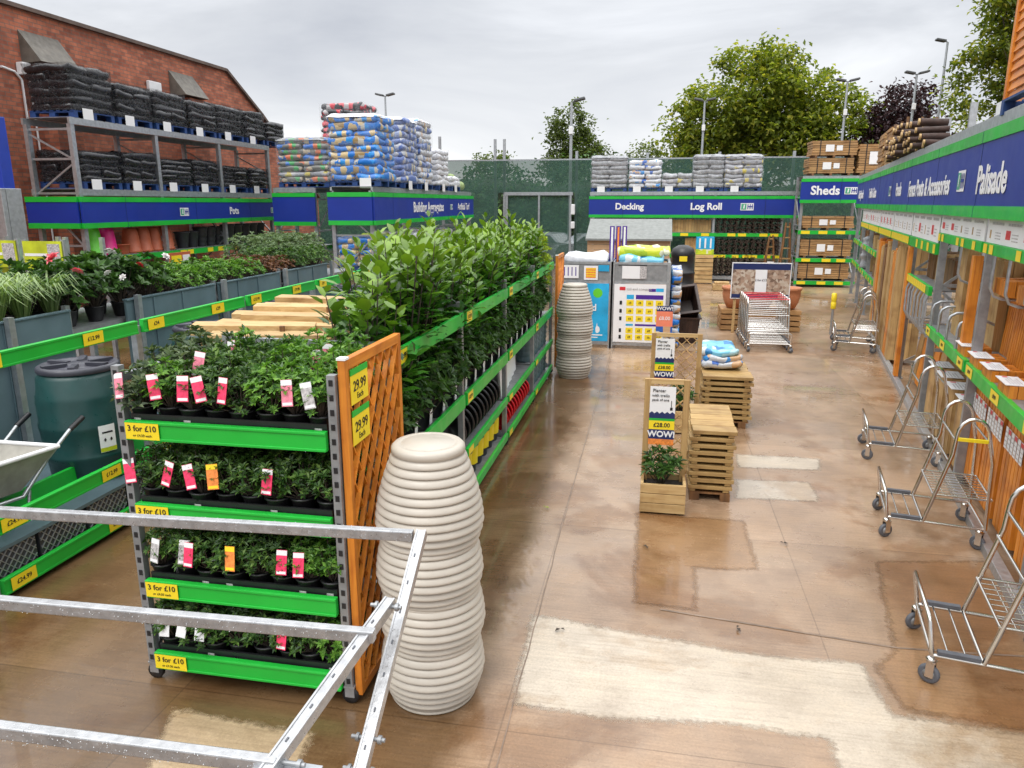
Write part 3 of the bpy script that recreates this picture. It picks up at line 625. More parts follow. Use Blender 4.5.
def ladder(parent,x0,y0,x1,y1,zs):
    b=MB()
    for i,z in enumerate(zs):
        b.bar((x0,y0,z),(x1,y1,z),.035,.045)
        if i+1<len(zs):
            q=(x0,y0,z),(x1,y1,zs[i+1]-.1)
            if i%2: q=(x1,y1,z),(x0,y0,zs[i+1]-.1)
            b.bar(*q,.03,.035)
    return b.build('frame_brace',M['galv'],parent)
def pricelabel(parent,loc,rot,w=.2,h=.11,txt=None,sub=None,m=None):
    me=cached(('pl',w,h,(m or M['yellow']).name),lambda: MB().add([(-w/2,-h/2,0),(w/2,-h/2,0),(w/2,h/2,0),(-w/2,h/2,0)],[(0,1,2,3)]).mesh('price_label',m or M['yellow']))
    o=link('price_label',me,parent,loc,rot)
    if txt: text(txt,h*.5,M['ink'],o,(0,h*.16 if sub else 0,.002),(0,0,0),.012,1.0,ext=.0005)
    if sub: text(sub,h*.22,M['ink'],o,(0,-h*.26,.002),(0,0,0),.0,1.0,ext=.0005)
    return o
def tub_mb(r0,r1,h,n=20,rim=.02,ribs=0):
    b=MB(); pr=[(.001,0),(r0*.96,0)]
    if ribs:
        for i in range(ribs):
            z=h*i/ribs; r=r0+(r1-r0)*i/ribs; dz=h/ribs
            pr+=[(r,z+.01),(r+.012,z+dz*.5),(r,z+dz*.93)]
    else: pr+=[(r0,.012),(r0+(r1-r0)*.9,h*.9)]
    pr+=[(r1+rim,h*.92),(r1+rim,h),(r1-.01,h),(r1-.015,h*.9),(r0-.01,.03),(.001,.03)]
    return b.lathe(pr,n)
# ---------------------------------------------------------------- rack of pots along the brick wall
pr=thing('pallet_rack','three bay grey pallet rack headed Pots, carrying black sack stacks before the brick wall','pallet rack',(-12,14.2,0),0,'pallet racks with blue and green headers')
for y in(0,2.7,5.4,8.1):
    upright(pr,-.05,y,4.6,.09,.11,M['galv']); upright(pr,-1.1,y,4.6,.09,.11,M['galv']); ladder(pr,-.1,y,-1.05,y,[.3,1.2,2.1,3.2,3.9,4.5])
for z,m in((4.66,M['galv']),(3.22,M['galv']),(1.76,M['green']),(.2,M['green'])):
    for x in(-.02,-1.13):
        b=MB(); b.bar((x,-.07,z),(x,8.17,z),.05,.13); b.build('shelf_beam',m,pr)
for z in(4.735,3.29,1.83,.27):
    b=MB()
    for i in range(24): b.bx(-1.1,-.05,.03+i*.338,.03+i*.338+.3,z-.004,z+.008)
    b.build('shelf_deck',M['galvd'],pr)
h=board(pr,.02,.07,-.12,8.2,2.47,3.13); h2=board(pr,-1.25,.0,-.17,-.12,2.47,3.13)
text('Pots',.27,M['white'],h,(.076,5.75,2.78),EAST,.025); logo(h,(.076,3.4,2.78),EAST,.2); logo(h,(.076,8.0,2.78),EAST,.16)
for y in(.5,1.2,3.3,3.6,4.5,5.0,5.8,7.1,7.5,7.95): pricelabel(pr,(.008,y,1.76),EAST,.26,.11)
ys=[(14.31,15.59),(15.64,16.89),(16.97,18.27),(18.36,19.61),(19.66,21.03),(21.12,22.25)]
for i,(a,b_) in enumerate(ys):
    stack(f'black wrapped sacks, {"largest and nearest stack" if i==0 else ORD[i]+" stack from the left"} on the top deck above Pots',(-12.58,(a+b_)/2,4.745),1.08,b_-a-.06,[6,5,5,5,5,5][i],[.15,.145,.15,.14,.15,.15][i],[M['blacksack']],i+1,'black sack stacks on the pots rack',ticket=(0,-.25,'E'),mess=.035)
    stack(f'black wrapped sacks, {ORD[i]} stack from the left on the lower deck above Pots',(-12.58,(a+b_)/2,3.30),1.08,b_-a-.08,5,[.125,.135,.12,.13,.11,.11][i],[M['blacksack']],i+21,'black sack stacks on the pots rack',ticket=(0,-.25,'E'),mess=.035)
stack('small far black sack stack on the top deck, last before the red sacks',(-12.58,22.9,4.745),1.08,1.1,4,.14,[M['blacksack']],77,'black sack stacks on the pots rack',mess=.035)
# pots on the shelf
zs=1.842
def potstack(x,y,z,r0,r1,h,m,label,ribs=0,n=1,cat='plant pot',name='plant_pot',group='plastic pots on the pots rack'):
    o=link(name,cached(('tub',r0,r1,h,ribs,m.name),lambda: (tub_mb(r0,r1,h,20,.015,ribs) if r1>r0 else MB().lathe([(.001,0),(r0+.015,0),(r0+.015,.05),(r0,.06),((r0*2+r1)/3,h*.55),((r0+r1*2)/3,h*.84),(r1,h*.95),(r1*.8,h),(.001,h)],22)).mesh(name,m)),None,(x,y,z)); tag(o,label,cat,group); return o
potstack(-12.35,14.75,zs,.21,.14,.66,M['lime'],'tall lime green pot at the left end of the pots shelf')
potstack(-12.35,15.2,zs,.21,.14,.64,M['hotpink'],'tall hot pink pot beside the lime green one')
for i,y in enumerate((16.0,16.42,16.84,17.28)): potstack(-12.35,y,zs,.215,.15,.58,M['terra'],f'tall terracotta orange pot, {ORD[i]} of the row of four')
potstack(-12.3,15.6,zs,.14,.17,.22,M['terra'],'low terracotta bowl between the pink and orange pots')
for i in range(5): potstack(-12.35,18.0+i*.42,zs,.13,.19,.42+.1*(i>1),M['darkpot'],f'dark grey pot in the middle bay of the pots shelf, {ORD[i]} from the left',4 if i>1 else 0)
for i in range(5): potstack(-12.35,20.2+i*.44,zs,.13,.2,.55,M['darkpot'],f'dark grey pot in the right bay of the pots shelf, {ORD[i]} from the left',5 if i==2 else 0)
for i in range(9): potstack(-12.35,17.6+i*.5,.28,.16,.22,.9,M['darkpot'],f'tall dark pot on the bottom shelf under the pots, {ORD[i]} from the left')
# ---------------------------------------------------------------- end rack with green and red sacks
er=thing('pallet_rack','short plain headed pallet rack carrying the green and red sack stack','pallet rack',(-10.3,20.5,0),0,'pallet racks with blue and green headers')
for x in(-.6,.6):
    for y in(.03,1.2): upright(er,x,y,3.3,.09,.10,M['galv'])
    ladder(er,x,.08,x,1.15,[.3,1.2,2.2,3.1])
for z in(3.36,1.7,.2):
    for y in(.0,1.22):
        b=MB(); b.bar((-.66,y,z),(.66,y,z),.05,.12); b.build('shelf_beam',M['galv'] if z>3 else M['green'],er)
    b=MB(); b.bx(-.6,.6,.03,1.2,z+.062,z+.075); b.build('shelf_deck',M['galvd'],er)
board(er,-.66,.66,-.1,-.05,2.36,3.28)
for i in range(4): potstack(-10.75+i*.3,20.75,1.775,.1,.14,.36,M['beige'],f'pale beige pot on the short end rack, {ORD[i]} from the left')
stack('green and red printed sacks, squat stack on the short end rack',(-10.05,21.2,3.44),1.55,1.2,8,.15,[M['mixsack'],M['mixsack'],M['greysack']],31,'printed sack stacks on the left racks',top=M['wrap'])
stack('tall red and black printed sacks standing behind the blue stack',(-9.5,22.9,3.46),1.4,1.2,14,.165,[M['redsack']],32,'printed sack stacks on the left racks')
# ---------------------------------------------------------------- building aggregates rack
ar=thing('pallet_rack','long pallet rack headed Building Aggregates and Artificial Turf behind the laurels','pallet rack',(-6.96,18,0),0,'pallet racks with blue and green headers')
for y in(.05,2.75,5.45,8.15,10.1):
    for x in(-.06,-1.08): upright(ar,x,y,3.3,.09,.10,M['galv'])
    ladder(ar,-.1,y,-1.05,y,[.3,1.2,2.2,3.1])
for z,m in((3.33,M['galv']),(1.2,M['green']),(.2,M['green'])):
    for x in(-.02,-1.1):
        b=MB(); b.bar((x,0,z),(x,10.2,z),.05,.12); b.build('shelf_beam',m,ar)
    b=MB(); b.bx(-1.08,-.05,0,10.2,z+.062,z+.075); b.build('shelf_deck',M['galvd'],ar)
h=board(ar,.02,.07,-.08,10.25,2.46,3.26); h2=board(ar,-1.15,.02,-.13,-.08,2.46,3.26)
text('Building Aggregates',.40,M['white'],h,(.076,4.55,2.87),EAST,.02,1.0); text('Artificial Turf',.32,M['white'],h,(.076,8.75,2.87),EAST,.02,.95); logo(h,(.076,7.1,2.87),EAST,.17)
stack('blue printed sacks, nearest and broadest stack above the Building Aggregates header',(-7.45,18.7,3.405),1.32,1.25,9,.172,[M['bluesack']],33,'printed sack stacks on the left racks',ticket=(.3,0,'S'),top=M['whitesack'])
stack('grey and blue printed sacks, second stack along the Building Aggregates rack',(-7.5,20.9,3.405),1.2,1.25,10,.17,[M['bluesack2']],34,'printed sack stacks on the left racks',ticket=(0,-.2,'E'),top=M['whitesack'])
stack('blue and white printed sacks, third stack along the Building Aggregates rack',(-7.5,22.4,3.405),1.2,1.25,11,.165,[M['bluesack2'],M['bwsack']],35,'printed sack stacks on the left racks',ticket=(0,-.2,'E'),top=M['whitesack'])
stack('white sack stack, fourth along the Building Aggregates rack, tapering at its top',(-7.5,24.3,3.405),1.2,1.2,7,.16,[M['whitesack']],36,'printed sack stacks on the left racks',ticket=(0,-.2,'E'))
stack('low white sack pile near the far end of the Building Aggregates rack',(-7.5,26.0,3.405),1.1,1.1,2,.16,[M['whitesack']],37,'printed sack stacks on the left racks',ticket=(0,-.2,'E'))
rt=MB()
for k in range(3):
    rt.tube([(-7.75+.35*(k%2),26.9,3.62+.28*(k//2)+.0),(-7.7+.35*(k%2),28.1,3.62+.28*(k//2))],.17,16)
tag(rt.build('turf_roll',mat('pale_green_turf_backing',(.25,.33,.13),.7,0,.3,8)),'rolled pale green turf lying at the far end of the Building Aggregates rack','turf roll')
for i,(y,ms) in enumerate(((18.7,'bluesack'),(20.2,'ysack'),(21.8,'whitesack'),(23.4,'redsack'),(25.2,'greysack'))):
    stack(f'{["blue printed","lime yellow","plain white","red printed","grey printed"][i]} sack pile on the shelf under the Building Aggregates header',(-7.52,y,1.28),1.0,1.25,5,.14,[M[ms]],40+i,'sack piles under the header',pal=True)
# ---------------------------------------------------------------- decking and log roll rack (back)
dr=thing('pallet_rack','wide back rack headed Decking and Log Roll, facing the camera','pallet rack',(0,30.6,0),0,'pallet racks with blue and green headers')
for x in(-2.6,.55,2.2,4.75,5.25):
    for y in(.05,1.1): upright(dr,x,y,3.3,.09,.10,M['galv'])
for z,m in((3.36,M['galv']),(1.79,M['green']),(.96,M['green']),(.12,M['galv'])):
    x1=5.3 if z>3 else 4.8
    for y in(0,1.12):
        b=MB(); b.bar((-2.66 if z>3 or z<.5 else .5,y,z),(x1,y,z),.05,.13); b.build('shelf_beam',m,dr)
    b=MB(); b.bx(-2.6 if z>3 or z<.5 else .55,x1-.05,.03,1.1,z+.068,z+.08); b.build('shelf_deck',M['galvd'],dr)
h=board(dr,-2.68,5.35,-.13,-.07,2.44,3.26)
text('Decking',.34,M['white'],h,(-1.08,-.14,2.86),FRONT,.03); text('Log Roll',.36,M['white'],h,(1.87,-.14,2.86),FRONT,.03); logo(h,(3.4,-.14,2.86),FRONT,.27)
for i,x in enumerate((.8,1.1,1.9,2.4,2.9,3.3,3.6,4.1,4.5)):
    pricelabel(dr,(x,-.03,1.79 if i%3 else .96),FRONT,.3,.11); pricelabel(dr,(x+.2,-.03,.96),FRONT,.25,.11)
def wrapped(label,x,w,h,m,seed,z=3.44,y=31.2,top=None):
    stack(label,(x,y,z),w,1.1,max(1,round(h/.17)),.17,m,seed,'wrapped stacks on the decking rack',ticket=(-.3,0,'S'),top=top)
wrapped('grey wrapped block stack, leftmost on the Decking rack',-1.93,1.42,1.18,[M['wrap']],51,top=M['wrap'])
wrapped('blue and white printed sacks, second stack on the Decking rack',-.52,1.25,1.1,[M['bwsack']],52)
wrapped('lowest grey slab stack, between taller stacks on the Decking rack',.72,1.15,.52,[M['greysack'],M['wrap']],53)
wrapped('grey brown wrapped sack stack above the Log Roll lettering',1.9,1.15,1.18,[M['wrap']],54,top=M['wrap'])
wrapped('grey sacks with yellow marks, rightmost stack on the Decking rack',3.2,1.4,1.2,[M['greysack']],55,top=M['wrap'])
# log rolls: wound half-log edging, ends facing the camera
def logroll(seed):
    b=MB(); rng=random.Random(seed); mt=Matrix.Rotation(R(90),3,'X')
    for i in range(8):
        a=i*2.4; r=.030*math.sqrt(i)*1.15; c=(r*math.cos(a),0,r*math.sin(a)); b.lathe([(.024,0),(.024,.9),(.001,.9)],7,1,c,True,mt); b.lathe([(.001,-.004),(.0265,-.004)],7,0,c,True,mt)
    return b
lrm=[wood('log_roll_ends',(.50,.33,.16),(.34,.20,.09),1,.6,.5),M['brownw']]
lr=cached('lr',lambda: logroll(1).mesh('log_roll',[mat('pale_log_ends',(.80,.64,.42),.7,0,.15,8),mat('dark_log_sides',(.05,.03,.02),.7,0,.3,8)]))
k=0
for zs_,rows,nm in((1.96,3,'upper'),(1.13,3,'middle'),(.30,4,'bottom')):
    for c in range(11):
        for r_ in range(rows):
            if zs_<.5 and c>6: continue
            o=link('log_roll',lr,None,(2.40+c*.225,31.45,zs_+r_*.19),(0,R(37*k),0)); k+=1
            tag(o,f'wound log edging roll, number {c+1} from the left, {["lowest","second","third","topmost"][r_]} row, {nm} shelf under Log Roll','log roll','log rolls under the Log Roll header')
def uprightboards(label,x0,x1,y,z0,h,n,m,group):
    b=MB(); rng=random.Random(int(x0*100)+n); wd=(x1-x0)/n
    for i in range(n):
        hh=h*(.94+.06*rng.random()); b.bx(x0+i*wd+.004,x0+(i+1)*wd-.004,y+rng.uniform(0,.03),y+.10,z0,z0+hh)
    return tag(b.build('board_bundle',m),label,'boards',group)
uprightboards('bundle of pale upright boards on the upper shelf left of the log rolls',.62,2.12,30.7,1.88,.5,14,M['tanz'],'upright boards under the Log Roll header')
uprightboards('bundle of brown upright boards on the middle shelf left of the log rolls',1.15,2.12,30.7,1.05,.62,9,M['tanz'],'upright boards under the Log Roll header')
uprightboards('bundle of dark upright boards standing on the floor shelf below the log rolls',3.98,4.65,30.75,.205,.6,6,M['brownw'],'upright boards under the Log Roll header')
# low stack of edging with a boxed product on top
t=thing('edging_stack','pale timber edging stack with a green and blue box on top before the log rolls','timber stack',(1.85,29.5,0))
b=MB()
for i in range(7): b.bx(-.33,.33,-.2,.2,.03+i*.155,.16+i*.155)
b.build('boards',M['tanx'],t)
b=MB(); b.bx(-.33,.33,-.2,.2,1.10,1.3,1); b.bx(-.33,.33,-.2,.2,1.3,1.75,0); 
for x in(-.2,0,.2): b.bx(x-.03,x+.03,-.205,-.201,1.34,1.7,2)
b.build('printed_box',[M['skyblue'],M['ysack'],M['white']],t)
t=thing('stone_block','single pale stone block lying on the wet floor before the log rolls','block',(2.35,27.2,0)); b=MB(); b.bx(-.3,.3,-.2,.2,0,.22); b.bx(-.24,.26,-.16,.16,.222,.3); b.build('block',M['tan'],t,bev=.02)
# obelisk trellises
def obelisk(x,y,label,h=2.2):
    t=thing('garden_obelisk',label,'obelisk',(x,y,0),0,'wooden obelisks by the Sheds rack')
    for sx in(-1,1):
        for sy in(-1,1): b=MB(); b.bar((sx*.24,sy*.24,0),(sx*.06,sy*.06,h),.04,.04); b.build('leg',M['brownw'],t)
    b=MB()
    for i in range(6):
        k=.24-.18*(i+.6)/6; z=h*(i+.6)/6
        for s_ in(-1,1): b.bar((-k,s_*k,z),(k,s_*k,z),.03,.03); b.bar((s_*k,-k,z),(s_*k,k,z),.03,.03)
    b.build('rungs',M['tanz'],t); b=MB(); b.bx(-.12,.12,-.30,-.29,.5,.85); b.build('ticket',M['white'],t)
obelisk(4.75,29.2,'tall wooden obelisk standing left of the Sheds rack',2.3); obelisk(4.3,29.9,'shorter wooden obelisk half behind the taller one',1.8)
# ---------------------------------------------------------------- sheds rack
sr=thing('pallet_rack','rack headed Sheds holding strapped timber packs on three levels','pallet rack',(6.1,28.8,0),0,'pallet racks with blue and green headers')
for x in(-1.0,1.0):
    for y in(.05,1.2): upright(sr,x,y,3.85,.09,.10,M['galvd'])
    ladder(sr,x,.1,x,1.15,[.3,1.2,2.2,3.2])
for z,m in((3.86,M['galv']),(1.97,M['green']),(.98,M['green']),(.16,M['green'])):
    for y in(0,1.22):
        b=MB(); b.bar((-1.05,y,z),(1.05 if z<3 else 1.6,y,z),.05,.13); b.build('shelf_beam',m,sr)
    b=MB(); b.bx(-1,1,.03,1.2,z+.068,z+.08); b.build('shelf_deck',M['galvd'],sr)
h=board(sr,-1.1,1.05,-.13,-.07,3.0,3.84); text('Sheds',.42,M['white'],h,(-.28,-.14,3.42),FRONT,.03); logo(h,(.58,-.14,3.42),FRONT,.24)
for x,z in((-.8,1.97),(-.2,1.97),(.4,1.97),(-.7,.98),(0,.98),(.5,.98),(-.8,.16),(-.1,.16),(.5,.16)): pricelabel(sr,(x,-.03,z),FRONT,.3,.11)
def timberpack(label,loc,w,d,h,m,seed,rz=0,dark=.0):
    rng=random.Random(seed); t=thing('timber_pack',label,'timber pack',loc,rz,'strapped timber packs')
    for x in(-w*.4,0,w*.4): b=MB(); b.bx(x-.04,x+.04,-d/2,d/2,0,.08); b.build('bearer',M['brownw'],t)
    n=max(2,int(h/.085)); b=MB()
    for i in range(n):
        a=rng.uniform(-.03,.03); q=.08+i*(h-.08)/n
        for j in range(3): b.bx(-w/2+a,w/2+a,-d/2+j*d/3+.005,-d/2+(j+1)*d/3-.005+rng.uniform(-.02,.0),q,q+(h-.08)/n-.012)
    b.build('boards',m,t)
    for x in(-w*.32,w*.32): b=MB(); b.bx(x-.015,x+.015,-d/2-.006,d/2+.006,.07,h+.006); b.build('strap',M['black'],t)
    b=MB(); b.bx(-.3,-.02,-d/2-.014,-d/2-.008,h*.35,h*.75); b.bx(.06,.26,-d/2-.014,-d/2-.008,h*.4,h*.7); b.build('ticket',M['white'],t)
    return t
for i,(z,hh) in enumerate(((.24,.62),(1.06,.66),(2.05,.50))):
    timberpack(f'strapped brown timber pack on the {["lowest","middle","highest"][i]} level under the Sheds header',(6.05,29.3,z),1.75,.95,hh,M['brownx'],60+i)
timberpack('strapped brown timber pack on top above Sheds, under its twin',(6.0,29.4,3.95),1.5,1.0,.60,M['brownx'],64)
timberpack('strapped brown timber pack above Sheds, topmost of the pile',(6.05,29.4,4.56),1.5,1.0,.58,M['brownx'],65)
timberpack('slightly lower timber pack right of the Sheds pile, against the logs',(7.5,29.3,3.95),1.3,1.0,1.05,M['brownx'],66)
# ---------------------------------------------------------------- shrubs
def shrub_mb(seed,rad,h,ntip,nl,L,W,stem=True,flat=.35,up=.35,m=0,z0=.0,zlo=.4):
    rng=random.Random(seed); b=MB()
    for i in range(ntip):
        an=rng.random()*2*PI; rr=rad*rng.random()**.55; k=1-(rr/rad)**2*.45
        tip=Vector((rr*math.cos(an),rr*math.sin(an),z0+h*k*(zlo+(1-zlo)*rng.random()**.7)))
        if stem and i%2==0: b.tube([(tip.x*.1,tip.y*.1,z0),(tip.x*.6,tip.y*.6,z0+(tip.z-z0)*.5),tip],[.005,.004,.002],4,1)
        out=Vector((tip.x,tip.y,0)); out=out.normalized() if out.length>1e-3 else Vector((1,0,0))
        ax=(Vector((0,0,1))+out*flat*(rr/rad)+Vector((rng.uniform(-.3,.3),rng.uniform(-.3,.3),0))).normalized(); s1=ax.orthogonal().normalized(); s2=ax.cross(s1); a0=rng.random()*6
        for j in range(nl):
            a=a0+j*2.4; e=up+rng.uniform(-.25,.35)+(.35 if j>nl*.6 else 0)
            d=(s1*math.cos(a)+s2*math.sin(a))*math.cos(e)+ax*math.sin(e); l=L*rng.uniform(.7,1.2)
            b.leaf(tip-ax*(L*.30*(j/nl)),d.normalized(),ax,l,W*l/L,m)
    return b
POT=tub_mb(.055,.075,.135,16,.006)
potme=POT.mesh('pot',[M['black']]); 
sb=MB(); sb.lathe([(.001,.12),(.066,.12)],14); 
cardme={}
def card(mname):
    if mname not in cardme:
        b=MB(); b.bx(-.032,.032,-.0015,.0015,0,.15,0); b.bx(-.032,.032,-.0025,-.0018,.118,.148,1); b.bx(-.028,.028,-.0025,-.0018,.006,.022,1)
        cardme[mname]=b.mesh('care_tag',[M[mname],M['white'] if mname!='orange_t' else M['yellow']])
    return cardme[mname]
numme=MB().add([(-.022,0,0),(.022,0,0),(.022,0,.02),(-.022,0,.02)],[(0,1,2,3)]).mesh('pot_label',M['greyt'])
azv={'azalea':[shrub_mb(100+i,.118,.27,78,8,.040,.0165,zlo=.16,flat=.8).mesh('foliage',[M['azalea'],M['bark']]) for i in range(4)],
     'azalea_pale':[shrub_mb(110+i,.122,.29,80,8,.039,.0175,zlo=.16,flat=.8).mesh('foliage',[M['azalea_pale'],M['bark']]) for i in range(3)],
     'azalea_grey':[shrub_mb(120+i,.125,.28,58,8,.048,.021,zlo=.16,flat=.8).mesh('foliage',[M['azalea_grey'],M['bark']]) for i in range(3)]}
def azalea(loc,kind,label,group,tagm=None,tilt=0,rng=random,s=1.0,hh=1.0,tx=0,tz=.16):
    t=thing('potted_shrub',label,'potted shrub',loc,0,group)
    link('pot',potme,t); link('pot_label',numme,t,(rng.uniform(-.012,.012),-.0745,.05))
    f=link('foliage',rng.choice(azv[kind]),t,(0,0,.115),rng.random()*6.28); f.scale=(s,s,hh)
    if tagm: link('care_tag',card(tagm),t,(tx,-.135,tz),(R(-12),tilt,R(rng.uniform(-20,20))))
    return t
# azalea trolley (front)
az=thing('plant_trolley','wheeled four shelf green fronted trolley filled with small tagged azaleas, nearest the camera','plant trolley',(-2.39,3.68,0),0)
for x in(-.67,.67):
    upright(az,x,.04,2.08,.05,.05,M['galvd'],'S',.128); upright(az,x,.80,2.08,.05,.05,M['galvd'],'S',.128); ladder(az,x,.06,x,.78,[.14,2.0])
zb=[.165,.67,1.18,1.70]
for i,z in enumerate(zb):
    b=MB(); b.bx(-.63,.63,-.006,.03,z-.058,z+.058); b.bx(-.63,.63,-.014,-.006,z-.058,z-.04); b.bx(-.63,.63,-.014,-.006,z+.04,z+.058)
    s=b.build('shelf_beam',M['green'],az,bev=.004)
    pricelabel(s,(-.515,-.016,z-.0),FRONT,.22,.10,'3 for £10','or £4.50 each')
    b=MB(); b.bx(-.63,.63,.80,.84,z-.058,z+.058); b.build('shelf_beam',M['green'],az)
    b=MB(); b.bx(-.63,.63,.035,.795,z-.03,z-.005); b.bx(-.62,.62,.04,.055,z-.004,z+.09); b.bx(-.62,.62,.42,.43,z-.004,z+.05); b.build('shelf_tray',M['black'],az)
for x in(-.67,.67):
    for y in(.045,.79):
        c=MB(); c.lathe([(.001,-.018),(.05,-.018),(.055,-.01),(.055,.01),(.05,.018),(.001,.018)],14,1,(x,y,.056),True,Matrix.Rotation(R(90),3,'X')); c.bx(x-.03,x+.03,y-.025,y-.02,.05,.115); c.bx(x-.03,x+.03,y+.02,y+.025,.05,.115); c.bx(x-.035,x+.035,y-.03,y+.03,.116,.128); c.build('castor',[M['galv'],M['black']],az)
b=MB(); b.bx(.56,.62,-.004,-.001,2.02,2.07); 
tags=[{0:('pinkp',-.05),1:('pink',.0),2:('pink',.03),3:('pink',-.02),4:('pink',-.05),6:('pinkp',.02),7:('greyt',.0)},
      {0:('pink',-.06),1:('pink',.0),2:('pink',.02),3:('orange_t',-.02),5:('pink',.0)},
      {0:('greyt',.03),1:('greyt',.05),2:('pink',-.06),3:('orange_t',.05),5:('pink',.05),6:('pink',.0)},
      {0:('white',.03),1:('white',-.03),2:('white',-.04),5:('pink',.0)}]
shelfname=['top','second','third','bottom']
TN={'pink':'bright pink','pinkp':'pale pink','orange_t':'orange','greyt':'grey','white':'white'}
rng=random.Random(41)
for s_ in range(4):
    z=zb[3-s_]-.004
    for row in range(4 if s_==0 else 3):
        for c in range(8):
            x=-.575+c*.163+rng.uniform(-.012,.012); y=.12+row*.19+rng.uniform(-.015,.015)
            kind='azalea'
            if s_==0: kind='azalea_grey' if c<2 and row>0 or c==0 else ('azalea_pale' if c>4 else ('azalea_pale' if rng.random()<.2 else 'azalea'))
            elif c>5 and rng.random()<.6: kind='azalea_pale'
            tg=tags[s_].get(c) if row==0 else (('pinkp',0) if s_==0 and (row,c) in((1,2),(2,6),(3,2),(3,6)) else None)
            kn={'azalea':'dark leaved azalea','azalea_pale':'bright green azalea','azalea_grey':'grey green shrub'}[kind]
            lb=f'{kn}{", "+TN[tg[0]]+" tag" if tg else ""}, {ORD[c]} from left, {["front","second","third","rearmost"][row]} row, {shelfname[s_]} trolley shelf'
            hh=(1.08+.16*(row>0)+.05*row) if s_==0 else (1.0+.12*rng.random())
            zt=.20 if s_==0 else .19
            azalea((-2.39+x,3.68+y,z),kind,lb,'azaleas on the front trolley',tg[0] if tg else None,rng.uniform(-.25,.2),rng,1.0+.12*rng.random()+(.08 if s_==0 else 0),hh,tg[1] if tg else 0,zt if row==0 else .30)
# ---------------------------------------------------------------- orange trellises
def trellis(label,loc,rz,w,h,group='orange trellises'):
    t=thing('garden_trellis',label,'trellis',loc,rz,group)
    for q in((0,.05),(w-.05,w)): b=MB(); b.bx(-.022,.022,q[0],q[1],0,h); b.build('stile',M['orangew'],t,bev=.003)
    for q in((h-.06,h),(0,.06)): b=MB(); b.bx(-.022,.022,.051,w-.051,q[0],q[1]); b.build('rail',M['orangewx'],t,bev=.003)
    b=MB(); b.bx(-.026,.026,-.004,.054,h+.001,h+.014); b.build('post_cap',M['whitep'],t)
    b=MB(); y0,y1,z0,z1=.051,w-.051,.061,h-.061; st=.135
    for dr,xo in((1,.008),(-1,-.008)):
        k=-(z1-z0)
        while k<(y1-y0)+(z1-z0):
            # line z = z0 + slope*(y-(y0+k)), slope 1.9
            sl=1.7*dr; pts=[]
            ya,yb=y0,y1
            base=(y0+k)
            f=lambda y: (z0+sl*(y-base)) if dr>0 else (z1+sl*(y-base))
            lo=max(ya,base); 
            yhi=base+(z1-z0)/1.7
            a=max(ya,base); c=min(yb,yhi)
            if c-a>.02: b.bar((xo,a,f(a)),(xo,c,f(c)),.012,.030,0,(1,0,0))
            k+=st
    b.build('lattice',M['orangew'],t)
    return t
t=trellis('orange stained diagonal trellis with two yellow price cards, beside the nearest pot stack',(-1.665,3.72,.06),R(0),.92,2.10)
for z in(1.86,1.62):
    o=link('price_card',cached('pcard',lambda: MB().bx(0,.004,0,.25,0,.17,0).bx(.0045,.006,0,.25,.17,.205,1).bx(0,.0045,0,.25,.17,.205,1).mesh('price_card',[M['yellow'],M['green']])),t,(.024,.055,z-.03),(R(0),0,0))
    text('29.99',.085,M['ink'],o,(.006,.125,.10),EAST,.01,ext=.0005); text('Each',.05,M['ink'],o,(.006,.125,.04),EAST,.0,ext=.0005)
trellis('far orange trellis seen edge on at the end of the laurel rack',(-1.69,13.06,.1),0,.92,2.0)
# ---------------------------------------------------------------- ribbed pot stacks
def ribpot():
    b=MB(); h=.68; pr=[(.001,h),(.165,h),(.172,h-.006),(.178,h-.002),(.215,h-.004),(.232,h-.02),(.234,h-.05)]
    n=13
    for i in range(n):
        u=i/n; z=(h-.055)*(1-u)
        uu=u+.5/n; r=.228+.112*math.sin(min(1,uu*1.45)*PI/2)-.075*max(0,(uu-.66)/.34)**1.3
        dz=(h-.055)/n
        pr+=[(r-.014,z-.002),(r+.000,z-dz*.22),(r+.009,z-dz*.60),(r+.0125,z-dz*.80),(r+.009,z-dz*.92),(r-.014,z-dz*.965)]
    pr+=[(.26,.006),(.285,.02),(.2,.5),(.001,h-.03)]
    return b.lathe(pr,56)
rp=ribpot().mesh('ribbed_planter',M['cream']); rp.transform(Matrix.Diagonal((.925,.925,1,1)))
def potpile(x,y,wh,seed):
    rng=random.Random(seed)
    for i in range(4):
        o=link('ribbed_planter',rp,None,(x+rng.uniform(-.008,.008),y+rng.uniform(-.008,.008),.001+i*.322),(rng.uniform(-.006,.006) if i else 0,rng.uniform(-.006,.006) if i else 0,rng.random()*6))
        tag(o,f'upturned cream ribbed planter, {["lowest on the floor","second up","third up","topmost"][i]} of the {wh}','planter','upturned ribbed planters')
potpile(-1.255,3.95,'near stack beside the orange trellis',3); potpile(-1.33,12.85,'far stack before the blue poster',4)
